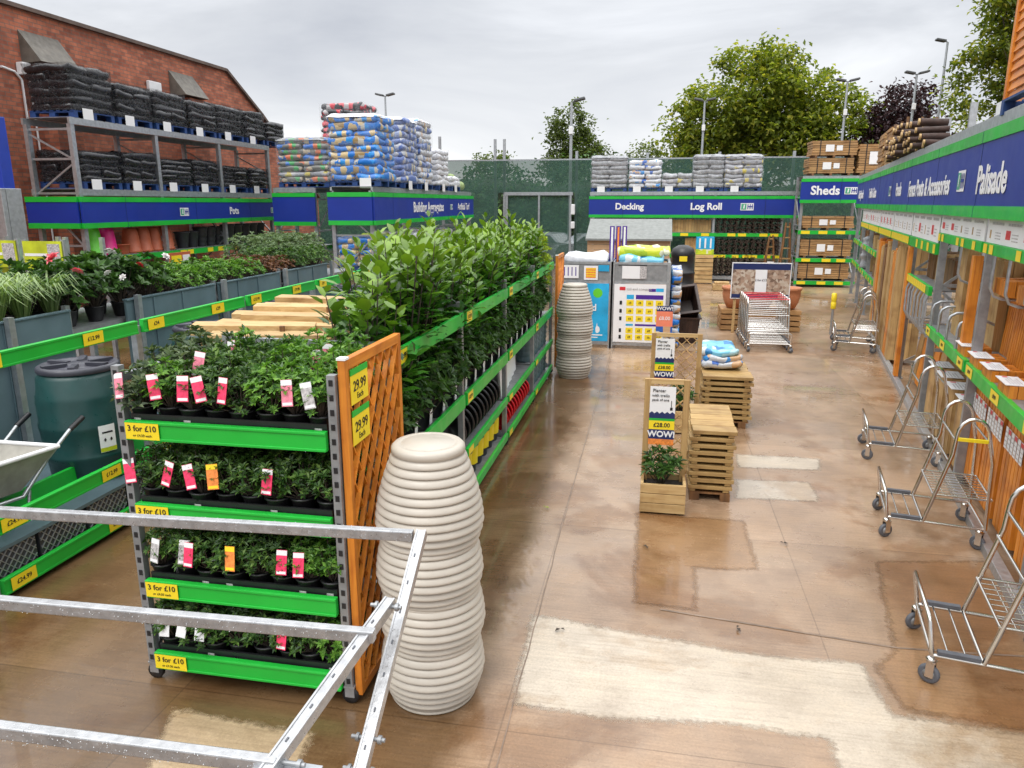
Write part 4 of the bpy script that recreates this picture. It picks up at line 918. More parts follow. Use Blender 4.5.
# ---------------------------------------------------------------- laurel trolley rack
lk=thing('plant_trolley','long green beamed trolley row holding tall laurels above tubs and labelled pots','plant trolley',(-1.75,0,0),0)
ups=[4.74,6.70,8.82,10.95,13.0]
for y in ups:
    for x in(-.03,-1.22): upright(lk,x,y,2.1,.05,.07,M['galvd'],None,.128)
    ladder(lk,-.06,y,-1.2,y,[.14,1.1,2.05])
    for x in(-.03,-1.22):
        c=MB(); c.lathe([(.001,-.018),(.05,-.018),(.055,-.01),(.055,.01),(.05,.018),(.001,.018)],12,1,(x,y,.056),True,Matrix.Rotation(R(90),3,'X')); c.bx(x-.035,x+.035,y-.04,y+.04,.115,.127); c.build('castor',[M['galv'],M['black']],lk)
for z,hh in((1.945,.125),(1.15,.13),(.60,.085),(.13,.09)):
    for k in range(4):
        y0,y1=ups[k]+.04,ups[k+1]-.04
        b=MB(); b.bx(-.01,.025,y0,y1,z-hh/2,z+hh/2); s=b.build('shelf_beam',M['green'],lk,bev=.004)
        pricelabel(s,(.028,y0+.12,z),EAST,.2,min(.10,hh*.8),'£12.99' if z>1 else None)
        if z<1.5:
            b=MB(); b.bx(-1.22,-.02,y0,y1,z-.03,z-.01); b.build('shelf_deck',M['galvd'],lk)
        if z<1.5: b=MB(); b.bx(-1.26,-1.225,y0,y1,z-hh/2,z+hh/2); b.build('shelf_beam',M['green'],lk)
def laurel_mb(seed,h,rad,ns,L,W):
    rng=random.Random(seed); b=MB()
    for i in range(ns):
        an=rng.random()*6.28; rr=rad*(.15+.85*rng.random()); hh=h*(.28+.62*rng.random()) if i>4 else h*(.84+.16*rng.random())
        base=Vector((rr*.15*math.cos(an),rr*.15*math.sin(an),0)); tip=Vector((rr*math.cos(an),rr*math.sin(an),hh)); mid=base.lerp(tip,.5)+Vector((0,0,.04))+Vector((tip.x,tip.y,0))*.12
        b.tube([base,mid,tip],[.009,.007,.003],4,1)
        n=int(11+hh*11); 
        for j in range(n):
            u=.04+.96*(j/(n-1))**.85; p=base.lerp(mid,u*2) if u<.5 else mid.lerp(tip,u*2-1)
            a=an+j*2.4+rng.uniform(-.3,.3); e=.30+.75*max(0,u-.6)/.4+rng.uniform(-.3,.3)
            d=Vector((math.cos(a)*math.cos(e),math.sin(a)*math.cos(e),math.sin(e))); l=L*rng.uniform(.7,1.15)*(1-.25*(u>.95))
            upv=Vector((-math.cos(a)*math.sin(e),-math.sin(a)*math.sin(e),math.cos(e)))
            lf(b,p+d*(.02+.07*rng.random()*(u<.9)),(d+Vector((rng.uniform(-.25,.25),rng.uniform(-.25,.25),rng.uniform(-.25,.15)))).normalized(),upv,l,W*l/L)
    return b
def lf(b,p,d,u,L,W):
    # broad glossy leaf: six outline points, folded on the midrib and drooping to the tip
    a=d.cross(u); 
    if a.length<1e-4: a=d.orthogonal()
    a.normalize(); up=a.cross(d).normalized()
    q=lambda t,s,z: p+d*(L*t)+a*(W*s)+up*(L*z)
    v=[q(0,0,0),q(.35,.46,.05),q(.72,.40,.03),q(1,0,-.12),q(.72,-.40,.03),q(.35,-.46,.05),q(.4,0,-.0),q(.72,0,-.04)]
    b.add(v,[(0,1,6),(1,2,7,6),(2,3,7),(0,6,5),(6,7,4,5),(7,3,4)],0,True)
lav=[laurel_mb(200+i,1.5,.33,26,.155,.080).mesh('foliage',[M['laurel'],M['bark']]) for i in range(4)]
lapot=tub_mb(.11,.14,.24,18,.008).mesh('pot',M['black'])
lalab=MB().add([(.142,-.05,.06),(.142,.03,.06),(.142,.05,.2),(.142,-.03,.2)],[(0,1,2,3)]).mesh('pot_label',M['white'])
rng=random.Random(9); ny=18
for row in range(2):
    for i in range(ny):
        y=4.98+i*.425+rng.uniform(-.05,.05); x=-2.02-row*.40+rng.uniform(-.04,.04)
        if y>12.2 or (row and y<5.9): continue
        t=thing('laurel_shrub',f'glossy laurel in a black pot, {ORD[i]} from the near end, {"aisle side" if row==0 else "rear"} row','shrub',(x,y,1.142),0,'laurels on the trolley row')
        link('pot',lapot,t,(0,0,0),rng.random()); link('pot_label',lalab,t)
        f=link('foliage',lav[(i+row)%4],t,(0,0,.2),rng.random()*6.28); k=rng.uniform(.84,1.06)*(1.14 if row==0 and i in(4,9) else 1.0); f.scale=(1.0+.12*(i<4),1.0+.12*(i<4),k*.94)
lime=[shrub_mb(300+i,.26,1.35,130,9,.075,.03,flat=.8).mesh('foliage',[M['limeleaf'],M['bark']]) for i in range(2)]
for i,(x,y) in enumerate(((-1.98,12.35),(-2.02,12.75),(-2.45,12.4),(-2.48,12.8))):
    t=thing('euonymus_shrub',f'lime yellow leaved shrub at the far end of the laurel rack, {["aisle side, nearer","aisle side, farthest","rear row, nearer","rear row, farthest"][i]}','shrub',(x,y,1.142),0,'lime yellow shrubs')
    link('pot',lapot,t); link('foliage',lime[i%2],t,(0,0,.2),i*1.3)
# small leafy plants standing behind the upper beam, first two bays, fill between the beams
low=[shrub_mb(320+i,.23,.62,120,8,.08,.036,flat=1.1,z0=-.06).mesh('foliage',[M['darkleaf'],M['bark']]) for i in range(3)]
for i in range(19):
    y=4.95+i*.40; t=thing('bushy_shrub',f'low dark shrub, {ORD[i]} along the front edge of the laurel shelf from the near end','shrub',(-1.90,y,1.142),0,'low shrubs on the laurel shelf')
    link('pot',lapot,t).scale=(.75,.75,.8); q=link('pot_label',lalab,t); q.scale=(.78,.9,.9); f=link('foliage',low[i%3],t,(0,0,.12),i*1.1); f.scale=(.9,1,1.0+.12*(i%3))
# nested ridged tubs lying on their sides
def ringtub(m,nm,x,y,z,r,label,group,tilt=.12):
    b=cached(('ring',m.name,r),lambda: MB().lathe([(r*.55,0),(r*.75,.05),(r*.96,.10),(r,.115),(r*1.04,.13),(r,.15),(r*.93,.148),(r*.7,.06),(.001,.03)],22,0,(0,0,0),True,Matrix.Rotation(R(90),3,'X')).mesh(nm,m))
    tag(link(nm,b,None,(x,y,z),(tilt,0,0)),label,'tub',group)
for i in range(11): ringtub(M['black'],'nested_tub',-1.95,6.95+i*.165,.80,.185,f'black ridged tub lying nested on its side, {ORD[i]} from the near end','black nested tubs')
for i in range(11): ringtub(M['redplast'],'nested_tub',-1.93,9.05+i*.165,.335,.175,f'glossy red ridged tub lying on its side, {ORD[i]} from the near end','red nested tubs')
for i in range(6): ringtub(M['black'],'nested_tub',-1.95,5.1+i*.26,.80,.185,f'black tub on the near lower shelf behind the pot stack, {ORD[i]} from the near end','black nested tubs')
lp=tub_mb(.11,.135,.33,18,.008).mesh('pot',M['darkpot']); ylab=MB().lathe([(.1305,.10),(.1385,.30)],12,0).mesh('yellow_label',M['yellow'])
for i in range(7):
    t=thing('labelled_pot',f'dark pot with a yellow label on the bottom shelf, {ORD[i]} from the near end','plant pot',(-1.95,6.95+i*.28,.123),0,'yellow labelled pots'); link('pot',lp,t); link('label',ylab,t)
for i in range(5):
    b=cached('wsheet',lambda: MB().bx(-.012,.012,-.19,.19,0,.44).mesh('panel',[M['clearwrap'] if 0 else M['white']]))
    o=link('boxed_panel',b,None,(-1.85-.03*i,9.1+.32*i,.593),(0,R(-4),0)); tag(o,f'white boxed panel standing on the shelf above the red tubs, {ORD[i]} from the near end','panel','white boxed panels')
gp=tub_mb(.12,.14,.42,16,.01,5).mesh('column_pot',M['panel'])
for i in range(6):
    for k,z in enumerate((.123,.593)):
        if k==1 and i==0: pass
        o=link('column_pot',gp,None,(-1.95,11.2+i*.31,z)); tag(o,f'grey ribbed column pot in the far bay, {ORD[i]} from the near end, {["bottom","upper"][k]} shelf','plant pot','grey column pots')
# ---------------------------------------------------------------- water butt rack, left
ra=thing('plant_trolley','long green railed rack of water butts along the left side','plant trolley',(-4.8,0,0),0)
ua=[2.35,4.28,6.2,8.1,10.0,11.9,13.8]
for y in ua:
    for x in(-.05,-1.45): upright(ra,x,y,1.86 if x>-1 else 1.9,.06,.07,M['galv'])
    ladder(ra,-.08,y,-1.42,y,[.16,.55])
LT=['£26.98','£24.99','£34','£12.99','£29','£19.98']
for z,hh in((1.855,.125),(.61,.13),(.125,.13)):
    for k in range(6):
        y0,y1=ua[k]+.04,ua[k+1]-.04
        b=MB(); b.bx(-.03,.012,y0,y1,z-hh/2,z+hh/2); b.bx(.012,.018,y0,y1,z+hh/2-.02,z+hh/2); b.bx(.012,.018,y0,y1,z-hh/2,z-hh/2+.02); s=b.build('shelf_beam',M['green'],ra,bev=.003)
        pricelabel(s,(.021,y0+.18,z),EAST,.24,.105,LT[k]); pricelabel(s,(.021,y0+1.25,z),EAST,.24,.105,LT[(k+2)%6]) if z>1 or k%2 else None
for k in range(6):
    y0,y1=ua[k]+.04,ua[k+1]-.04
    b=MB(); b.bx(-.47,-.43,y0,y1,.47,.61); b.build('shelf_beam',M['green'],ra)
    b=MB(); b.bx(-1.42,-.04,y0,y1,.39,.42); b.build('shelf_deck',M['panel'],ra)
    b=MB(); b.bx(-1.42,-.04,y0,y1,.05,.075); b.build('shelf_deck',M['galvd'],ra)
    b=MB(); b.bar((-1.46,y0,1.46),(-1.46,y1,1.46),.03,.03); b.build('rear_rail',M['galv'],ra)
def buttmb():
    b=MB(); b.lathe([(.001,0),(.33,0),(.345,.02),(.36,.2),(.385,.24),(.385,.27),(.372,.29),(.392,.5),(.397,.53),(.397,.56),(.387,.58),(.392,.78),(.387,.80),(.387,.83),(.375,.85),(.36,1.0),(.33,1.045),(.29,1.06)],40); return b
def butt(label,x,y,rz=0,lab=False):
    t=thing('water_butt',label,'water butt',(x,y,.422),rz,'dark green water butts on the left rack')
    link('barrel',cached('butt',lambda: buttmb().mesh('barrel',M['buttgreen'])),t)
    def lid():
        b=MB(); b.lathe([(.345,1.045),(.355,1.06),(.35,1.09),(.33,1.105),(.30,1.10),(.27,1.085),(.12,1.085),(.10,1.105),(.001,1.11)],36)
        for k in range(6):
            a=k*PI/3; b.bar((.1*math.cos(a),.1*math.sin(a),1.1),(.31*math.cos(a),.31*math.sin(a),1.105),.055,.03)
        return b.mesh('lid',M['rubber'] if 0 else mat('purple_grey_lid',(.045,.045,.06),.4,0,.15,6))
    link('lid',cached('lid',lid),t)
    if lab:
        b=MB(); vs=[]; a0=-.62
        for j in range(6):
            a=a0+j*.075; vs+=[(.3955*math.cos(a),.3955*math.sin(a),.30),(.3995*math.cos(a),.3995*math.sin(a),.56)]
        b.add(vs,[(2*i,2*i+2,2*i+3,2*i+1) for i in range(5)],0)
        vs=[]
        for j in range(6):
            a=a0+j*.075; vs+=[(.4*math.cos(a),.4*math.sin(a),.305),(.4005*math.cos(a),.4005*math.sin(a),.345)]
        b.add(vs,[(2*i,2*i+2,2*i+3,2*i+1) for i in range(5)],1)
        for a in(-.5,-.36):
            b.add([(.403*math.cos(a+d),.403*math.sin(a+d),.42+e) for d,e in((-.03,0),(0,-.02),(.03,0),(0,.02))],[(0,1,2,3)],2)
            b.add([(.403*math.cos(-.43+d),.403*math.sin(-.43+d),.49+e) for d,e in((-.12,-.008),(.12,-.008),(.12,.008),(-.12,.008))],[(0,1,2,3)],2)
        b.build('label',[M['whitep'],M['limeposter'],M['ink']],t)
butt('nearest dark green water butt with a white label, behind the wheelbarrow',-5.34,5.98,0,True)
butt('second dark green water butt from the camera, beside the pale planks',-5.5,8.25,.4); butt('third dark green water butt from the camera, under the green rail',-5.55,10.5,.9); butt('farthest dark green water butt visible under the green rail',-5.45,12.6,1.4)
# back panels
for i,(y0,y1) in enumerate(((3.2,5.0),(5.06,7.05),(7.95,9.85),(9.95,11.8),(11.95,13.7))):
    b=MB(); b.bx(-.015,.015,y0,y1,.35,1.84); b.bx(.016,.03,y0+.5,y0+.53,.36,1.83); b.bx(.016,.03,y0+1.1,y0+1.13,.36,1.83); b.bx(-.03,.035,y0,y1,1.841,1.86)
    o=b.build('side_panel',M['panel'],None,(-6.32,0,0),bev=.002); tag(o,f'blue grey sheet steel bench side behind the water butts, {ORD[i]} from the camera','panel','blue grey bench sides')
pt=thing('plant_bench','grey steel bench carrying the flowering and evergreen plants before the pots rack','plant bench',(-7.0,0,0))
b=MB(); b.bx(-.62,.62,4.2,15.2,1.55,1.62); b.build('bench_top',M['galvd'],pt)
for y in(4.5,7.5,10.5,13.2,15.0):
    for x in(-.55,.55): upright(pt,x,y,1.54,.06,.06,M['galv'])
for y in(7.07,9.9,11.87): b=MB(); b.bx(.60,.66,y-.03,y+.03,.4,1.9); b.build('corner_post',M['galv'],pt)
bpot=tub_mb(.08,.11,.18,16,.006).mesh('pot',M['black'])
def benchplant(name,label,loc,meshes,m,group,s=1.0,fl=None,rng=random,cat='plant'):
    t=thing(name,label,cat,loc,0,group); link('pot',bpot,t); f=link('foliage',rng.choice(meshes),t,(0,0,.14),rng.random()*6); f.scale=(s,s,s)
    if fl:
        for (dx,dy,dz,fm,r) in fl:
            b=MB()
            for k in range(3):
                n=7-k
                for j in range(n):
                    a=j*2*PI/n+k*.4; e=.15+k*.45; d=Vector((math.cos(a)*math.cos(e),math.sin(a)*math.cos(e),math.sin(e))); b.leaf(Vector((0,0,0)),d,Vector((0,0,1)),r*(1-.2*k),r*.8,0,.2)
            b.build('flower',M[fm],t,(.24+dx*.5,dy*1.2,.34+dz*.72),(R(rng.uniform(-30,10)),R(rng.uniform(20,60)),rng.random()*6))
    return t
def grass_mb(seed):
    rng=random.Random(seed); b=MB()
    for i in range(90):
        a=rng.random()*6.28; r=.24*rng.random(); h=.35+.25*rng.random(); o=Vector((math.cos(a),math.sin(a),0)); p0=o*r*.2; p1=o*r*.7+Vector((0,0,h*.7)); p2=o*(r+.12)+Vector((0,0,h*.85)); p3=o*(r+.26)+Vector((0,0,h*.6)); s_=Vector((-o.y,o.x,0))*.010
        b.add([p0-s_,p0+s_,p1-s_,p1+s_,p2-s_*.8,p2+s_*.8,p3],[(0,1,3,2),(2,3,5,4),(4,5,6)],0,True)
    return b
gr=[grass_mb(i).mesh('foliage',[M['grassleaf']]) for i in range(3)]
ro=[shrub_mb(400+i,.23,.46,46,8,.085,.045,flat=.9).mesh('foliage',[M['darkleaf'],M['bark']]) for i in range(3)]
lo_=[shrub_mb(420+i,.2,.26,60,8,.04,.02,flat=.8).mesh('foliage',[M['azalea_pale'],M['bark']]) for i in range(3)]
rd=[shrub_mb(430+i,.2,.26,60,8,.04,.018,flat=.8).mesh('foliage',[M['redleaf'],M['bark']]) for i in range(2)]
dk=[shrub_mb(440+i,.24,.34,70,8,.05,.018,flat=.9).mesh('foliage',[M['azalea'],M['bark']]) for i in range(3)]
si=[shrub_mb(450+i,.26,.58,90,8,.07,.022,flat=.8).mesh('foliage',[M['silverleaf'],M['bark']]) for i in range(3)]
rng=random.Random(77)
for row in range(3):
    x=-6.58-row*.38
    for i in range(7):
        y=4.9+i*.36; benchplant('ornamental_grass',f'striped arching grass on the left bench, {ORD[i]} from the near end, {["front","middle","back"][row]} row',(x,y+rng.uniform(-.05,.05),1.622),gr,None,'grasses on the left bench',1.0,None,rng)
    for i in range(4):
        y=7.35+i*.44; fl=None; nm='dark leaved rose bush'
        sel={(0,0):[(.15,-.1,.42,'petalp',.075)],(0,1):[(.2,-.1,.34,'petalw',.055),(.16,.12,.24,'petalw',.05)],(0,2):[(.1,.05,.40,'petalr',.06)],(1,0):[(.1,0,.60,'petalp',.10)],(1,2):[(.1,0,.60,'petalw',.07)],(0,3):[(.05,.1,.50,'petalw',.06)],(2,1):[(.0,0,.58,'petalp',.05)],(2,3):[(.1,0,.6,'petalw',.06)]}.get((row,i))
        fc={'petalp':'pink','petalw':'white','petalr':'red'}.get(sel[0][3]) if sel else None
        benchplant('rose_bush',f'{nm}{" with "+fc+" bloom" if fc else ""}, {ORD[i]} from near end, {["front","middle","back"][row]} row',(x,y+rng.uniform(-.05,.05),1.622),ro,None,'roses on the left bench',1.35,sel,rng,'rose')
    for i in range(7):
        y=9.1+i*.36; benchplant('low_shrub',f'low yellow green shrub on the left bench, {ORD[i]} of its kind, {["front","middle","back"][row]} row',(x,y,1.622),lo_,None,'low shrubs on the left bench',1.45,None,rng)
    for i in range(3):
        y=11.6+i*.36; benchplant('low_shrub',f'red tinged low shrub on the left bench, {ORD[i]} of three, {["front","middle","back"][row]} row',(x,y,1.622),rd,None,'low shrubs on the left bench',1.4,None,rng)
    for i in range(4):
        y=12.7+i*.36; benchplant('low_shrub',f'dark green bushy shrub on the left bench, {ORD[i]} of four, {["front","middle","back"][row]} row',(x,y,1.622),dk,None,'low shrubs on the left bench',1.35,None,rng)
    for i in range(4):
        y=13.2+i*.5; benchplant('silver_shrub',f'taller silvery shrub at the far end of the left bench, {ORD[i]} of four, {["front","middle","back"][row]} row',(x-.5,y,1.622),si,None,'silvery shrubs on the left bench',1.15,None,rng,'shrub')
# price frame among plants
t=thing('price_stand','orange edged yellow price card standing among the bench plants','price card',(-8.3,12.0,1.30)); b=MB(); b.bx(-.02,.0,-.3,.3,.35,.85,0); b.bx(.001,.008,-.26,.02,.42,.8,1); b.bx(.001,.008,.06,.26,.42,.8,2); b.build('card',[M['terra'],M['yellow'],M['white']],t); b=MB(); b.bx(-.015,.0,-.02,.02,0,.35); b.build('stake',M['galv'],t)
# lattice fronted planters, bottom shelf
def lattice_box():
    b=MB(); b.bx(-.25,.25,-.2,.2,0,.33,0)
    for i in range(-5,9):
        for s_ in(-1,1):
            x0=-.24+i*.07; p=[]; 
            a0,a1=(x0,.015),(x0+.30,.315)
            if s_<0: a0,a1=(x0+.30,.015),(x0,.315)
            # clip to face
            def cl(a,b_):
                (ax,az),(bx_,bz)=a,b_; t0,t1=0,1; dx=bx_-ax
                for lim,sg in((-.24,1),(.24,-1)):
                    if abs(dx)<1e-6: continue
                    tt=(lim-ax)/dx
                    if (dx>0)==(sg>0): t0=max(t0,tt)
                    else: t1=min(t1,tt)
                if t1-t0<.05: return None
                return (ax+dx*t0,az+(bz-az)*t0),(ax+dx*t1,az+(bz-az)*t1)
            r_=cl(a0,a1)
            if r_: b.bar((r_[0][0],-.204,r_[0][1]),(r_[1][0],-.204,r_[1][1]),.006,.009,1,(0,1,0))
    return b
lbm=lattice_box().mesh('lattice_planter',[M['darkpot'],M['galv']])
for i in range(6):
    o=link('lattice_planter',lbm,None,(-5.06,3.95+i*.535,.08),R(90)); tag(o,f'dark grey box with white diamond lattice, bottom left shelf, {ORD[i]} from the near end','planter box','lattice boxes')
# wheelbarrow
wb=thing('wheelbarrow','galvanised wheelbarrow with pale rim and grey handles on the left rack shelf','wheelbarrow',(-5.32,4.55,.422),0)
b=MB(); T=[(-.30,-.62,.62),(.30,-.62,.62),(.36,.66,.55),(-.36,.66,.55)]; B_=[(-.17,-.30,.28),(.17,-.30,.28),(.20,.38,.24),(-.20,.38,.24)]
b.add(T+B_,[(4,5,6,7),(0,1,5,4),(1,2,6,5),(2,3,7,6),(3,0,4,7)],0)
b.build('tray',[mat('galvanised_tray',(.36,.34,.30),.45,.3,.2,6)],wb); s=MB()
for p,q in zip(T,T[1:]+T[:1]): s.tube([p,q],.02,8)
s.build('rim',M['whitep'],wb.children[-1])
for x in(-.24,.24):
    s=MB(); s.tube([(x*.3,-.72,.16),(x*.8,-.2,.24),(x,.35,.20),(x*1.1,.62,.44),(x*1.15,.90,.62)],.017,8); s.tube([(x,.1,.22),(x*1.1,.22,.0),(x*1.1,.34,.0),(x,.42,.23)],.014,6); s.build('side_frame',M['galv'],wb)
for x in(-.276,.276): s=MB(); s.tube([(x,.90,.62),(x*1.02,1.06,.69)],.024,8); s.build('handle_grip',M['black'],wb)
s=MB(); s.lathe([(.001,-.03),(.10,-.03),(.155,-.035),(.165,0),(.155,.035),(.10,.03),(.001,.03)],18,0,(0,-.78,.165),True,Matrix.Rotation(R(90),3,'Y')); s.build('wheel',M['rubber'],wb)
# plank pile between the racks
pp=thing('plank_pile','high pile of pale notched timber border boards between laurels and water butts','timber stack',(-3.80,7.35,.0),R(6))
rng=random.Random(5)
for i in range(16):
    b=MB(); 
    for k in range(6):
        o=rng.uniform(-.05,.05); y=-.95+k*.32; b.bx(-.62+o,.60+o,y,y+.30,.02+i*.105,.02+i*.105+.085)
    b.build('board_layer',M['tanx'],pp)
b=MB()
for k,(x,y,a,l) in enumerate(tuple((rng.uniform(-.15,.2),-.92+i*.235,rng.uniform(4,16),rng.uniform(1.0,1.3)) for i in range(8))):
    b.box((x,y,1.74+.035*(k%2)+.015*k),(l,.265,.10),0,Matrix.Rotation(R(a),3,'Z')@Matrix.Rotation(R(2),3,'Y'))
    b.box((x+.32,y-.112,1.74+.035*(k%2)+.015*k),(.05,.03,.10),1,Matrix.Rotation(R(a),3,'Z'))
b.build('loose_boards',[M['tanx'],M['brownw']],pp,bev=.004)
# lime printed display crates at the far left, before the brick wall
def crate(label,x,y,w,zt,m,nm='display_crate'):
    t=thing(nm,label,'display crate',(x,y,0),0,'lime green display crates')
    b=MB()
    for sx in(-1,1):
        for sy in(-1,1): b.bx(sx*w/2-.03,sx*w/2+.03,sy*.4-.03,sy*.4+.03,0,zt)
    b.bx(-w/2,w/2,-.4,.4,1.6,1.64); b.build('frame',M['galv'],t)
    b=MB(); b.bx(-w/2,w/2,-.45,-.435,zt-.42,zt-.02,0); b.bx(-w/2+.02,w/2-.25,-.453,-.451,zt-.24,zt-.20,1); b.bx(w/2-.24,w/2-.03,-.453,-.451,zt-.36,zt-.06,2); b.build('printed_board',[m,M['white'],M['greyt']],t)
    b=MB(); b.bx(-w/2+.05,w/2-.05,-.36,.36,1.641,zt-.3); b.build('contents',M['lime'] if w<.7 else M['limeposter'],t)
crate('wide lime printed display crate at the left edge before the brick wall',-10.0,10.2,1.0,2.47,M['limeposter']); crate('narrower lime printed display crate with bright green tubs, beside the pots rack',-8.95,10.1,.66,2.47,M['limeposter'])
# ---------------------------------------------------------------- long palisade rack on the right
TB=R(9.9); RZ=-TB
def BW(n,s,z=0): return (1.845+s*math.sin(TB)+n*math.cos(TB), s*math.cos(TB)-n*math.sin(TB), z)
rr=thing('pallet_rack','longest pallet rack headed Palisade and Fence Posts, running down the right side','pallet rack',(1.845,0,0),RZ,'pallet racks with blue and green headers')
US=[3.2,5.9,8.6,11.3,14.0,16.7,19.4,22.1,24.8,27.4]
for s in US:
    upright(rr,.06,s,3.72,.09,.075,M['galvd']); upright(rr,1.12,s,4.85,.12,.10,M['galv']); ladder(rr,.12,s,1.06,s,[.3,1.0,1.9,2.8,3.6] if s>9 else [2.75,3.6])
def beam(x,y0,y1,z0,z1,m,t=.05,nm='shelf_beam'):
    b=MB(); b.bx(x,x+t,y0,y1,z0,z1); return b.build(nm,m,rr,bev=.003)
beam(-.035,2.4,27.6,3.745,3.86,M['galv']); beam(1.19,2.4,27.6,3.745,3.86,M['galv'])
b=MB()
for i in range(70): b.bx(.02,1.18,2.45+i*.36,2.45+i*.36+.30,3.80,3.83)
b.build('shelf_deck',M['galvd'],rr)
h=board(rr,-.065,-.02,2.3,27.5,2.85,3.73,.12)
def rtxt(s,size,y,z=3.24,xs=1.0): text(s,size,M['white'],h,(-.072,y,z),WEST,.025,xs)
rtxt('Palisade',.40,8.45,3.22,1.0); logo(h,(-.072,9.95,3.25),WEST,.24); rtxt('Fence Posts & Accessories',.36,12.6,3.22,1.0)
rtxt('Trellis & Gates',.34,21.6,3.24,1.0); logo(h,(-.072,17.5,3.24),WEST,.2); rtxt('Panels',.34,16.0); rtxt('Decking Boards',.34,25.6,3.24,.9)
for k,s in enumerate(US[:-2]):
    near=s<11
    y0,y1=s+.05,s+2.65; za,zb_=(2.615,2.845) if near else (2.47,2.845)
    b=MB(); b.bx(-.012,-.004,y0,y1,za,zb_,0); H_=zb_-za; rng=random.Random(k)
    y=y1-.12
    while y>y0+.5:
        b.bx(-.0145,-.0125,y-.05,y,za+H_*.2,za+H_*.55,1) if rng.random()<.5 else b.bx(-.0145,-.0125,y-.16,y,za+H_*.25,za+H_*.6,2)
        for q in range(3): b.bx(-.0145,-.0125,y-.42,y-.22,za+H_*(.2+.12*q),za+H_*(.24+.12*q),3)
        b.bx(-.0145,-.0125,y-.5,y-.05,za+H_*.78,za+H_*.88,3); y-=.62
    b.build('info_strip',[M['white'],M['tanz'],M['red'],M['greyt']],rr)
for k in range(3):
    s=US[k]; bm=beam(-.03,s+.05,s+2.66,2.505,2.61,M['green'])
    for q in(.4,1.0,1.3,2.3,2.55): pricelabel(bm,(-.034,s+q,2.557),WEST,.16,.09)
    bm=beam(-.03,s+.05,s+2.66,1.235,1.365,M['green']); beam(1.19,s,s+2.7,1.235,1.365,M['green'])
    for q in(.25,1.35,2.45): pricelabel(bm,(-.034,s+q,1.30),WEST,.30,.105,'£8.99')
    b=MB(); b.bx(.025,1.18,s+.02,s+2.68,1.34,1.36); b.build('shelf_deck',M['galvd'],rr)
for k in range(3,8):
    s=US[k]; bm=beam(-.03,s+.05,s+2.66,2.31,2.46,M['green'])
    n=4 if k==3 else 13
    for q in range(n): pricelabel(bm,(-.034,s+.15+q*(.55 if k==3 else .2),2.385),WEST,.19,.12)
bm=beam(-.03,11.45,13.95,1.735,1.86,M['green'])
for q in range(11): pricelabel(bm,(-.034,11.8+q*.2,1.80),WEST,.19,.11)
b=MB(); b.bx(.025,1.1,11.4,13.9,1.80,1.82); b.build('shelf_deck',M['galvd'],rr)
for k in(6,7,8):
    s=US[k]; 
    for z in(1.80,1.12):
        bm=beam(-.03,s+.05,s+2.6,z-.06,z+.06,M['green']); b=MB(); b.bx(.025,1.1,s,s+2.6,z+.0,z+.02); b.build('shelf_deck',M['galvd'],rr)
        for q in(.4,1.1,1.8): pricelabel(bm,(-.034,s+q,z),WEST,.2,.10)
beam(-.06,2.4,19.4,.0,.085,M['galv'],.09,'floor_rail')
for i in range(7): y=11.7+i*.33; b=MB(); b.tube([(.02,y,1.72),(-.02,y,1.62),(-.02,y,1.25),(.05,y,1.12),(.5,y,1.12)],.016,8); b.build('hook',M['galv'],rr)
for y in(9.35,9.95,10.55,11.1): b=MB(); b.tube([(.0,y,1.36),(.0,y,1.60),(.02,y,1.66),(.08,y,1.70),(.25,y,1.71),(.5,y,1.6),(.5,y,1.36)],.017,8); b.build('divider_hoop',M['galv'],rr)
for y in(7.0,7.65,8.25,9.9):
    b=MB(); b.tube([(.02,y,2.50),(.02,y,2.18),(.06,y,2.10),(.14,y,2.07),(.6,y,2.07)],.014,8); b.build('hook',M['galv'],rr)
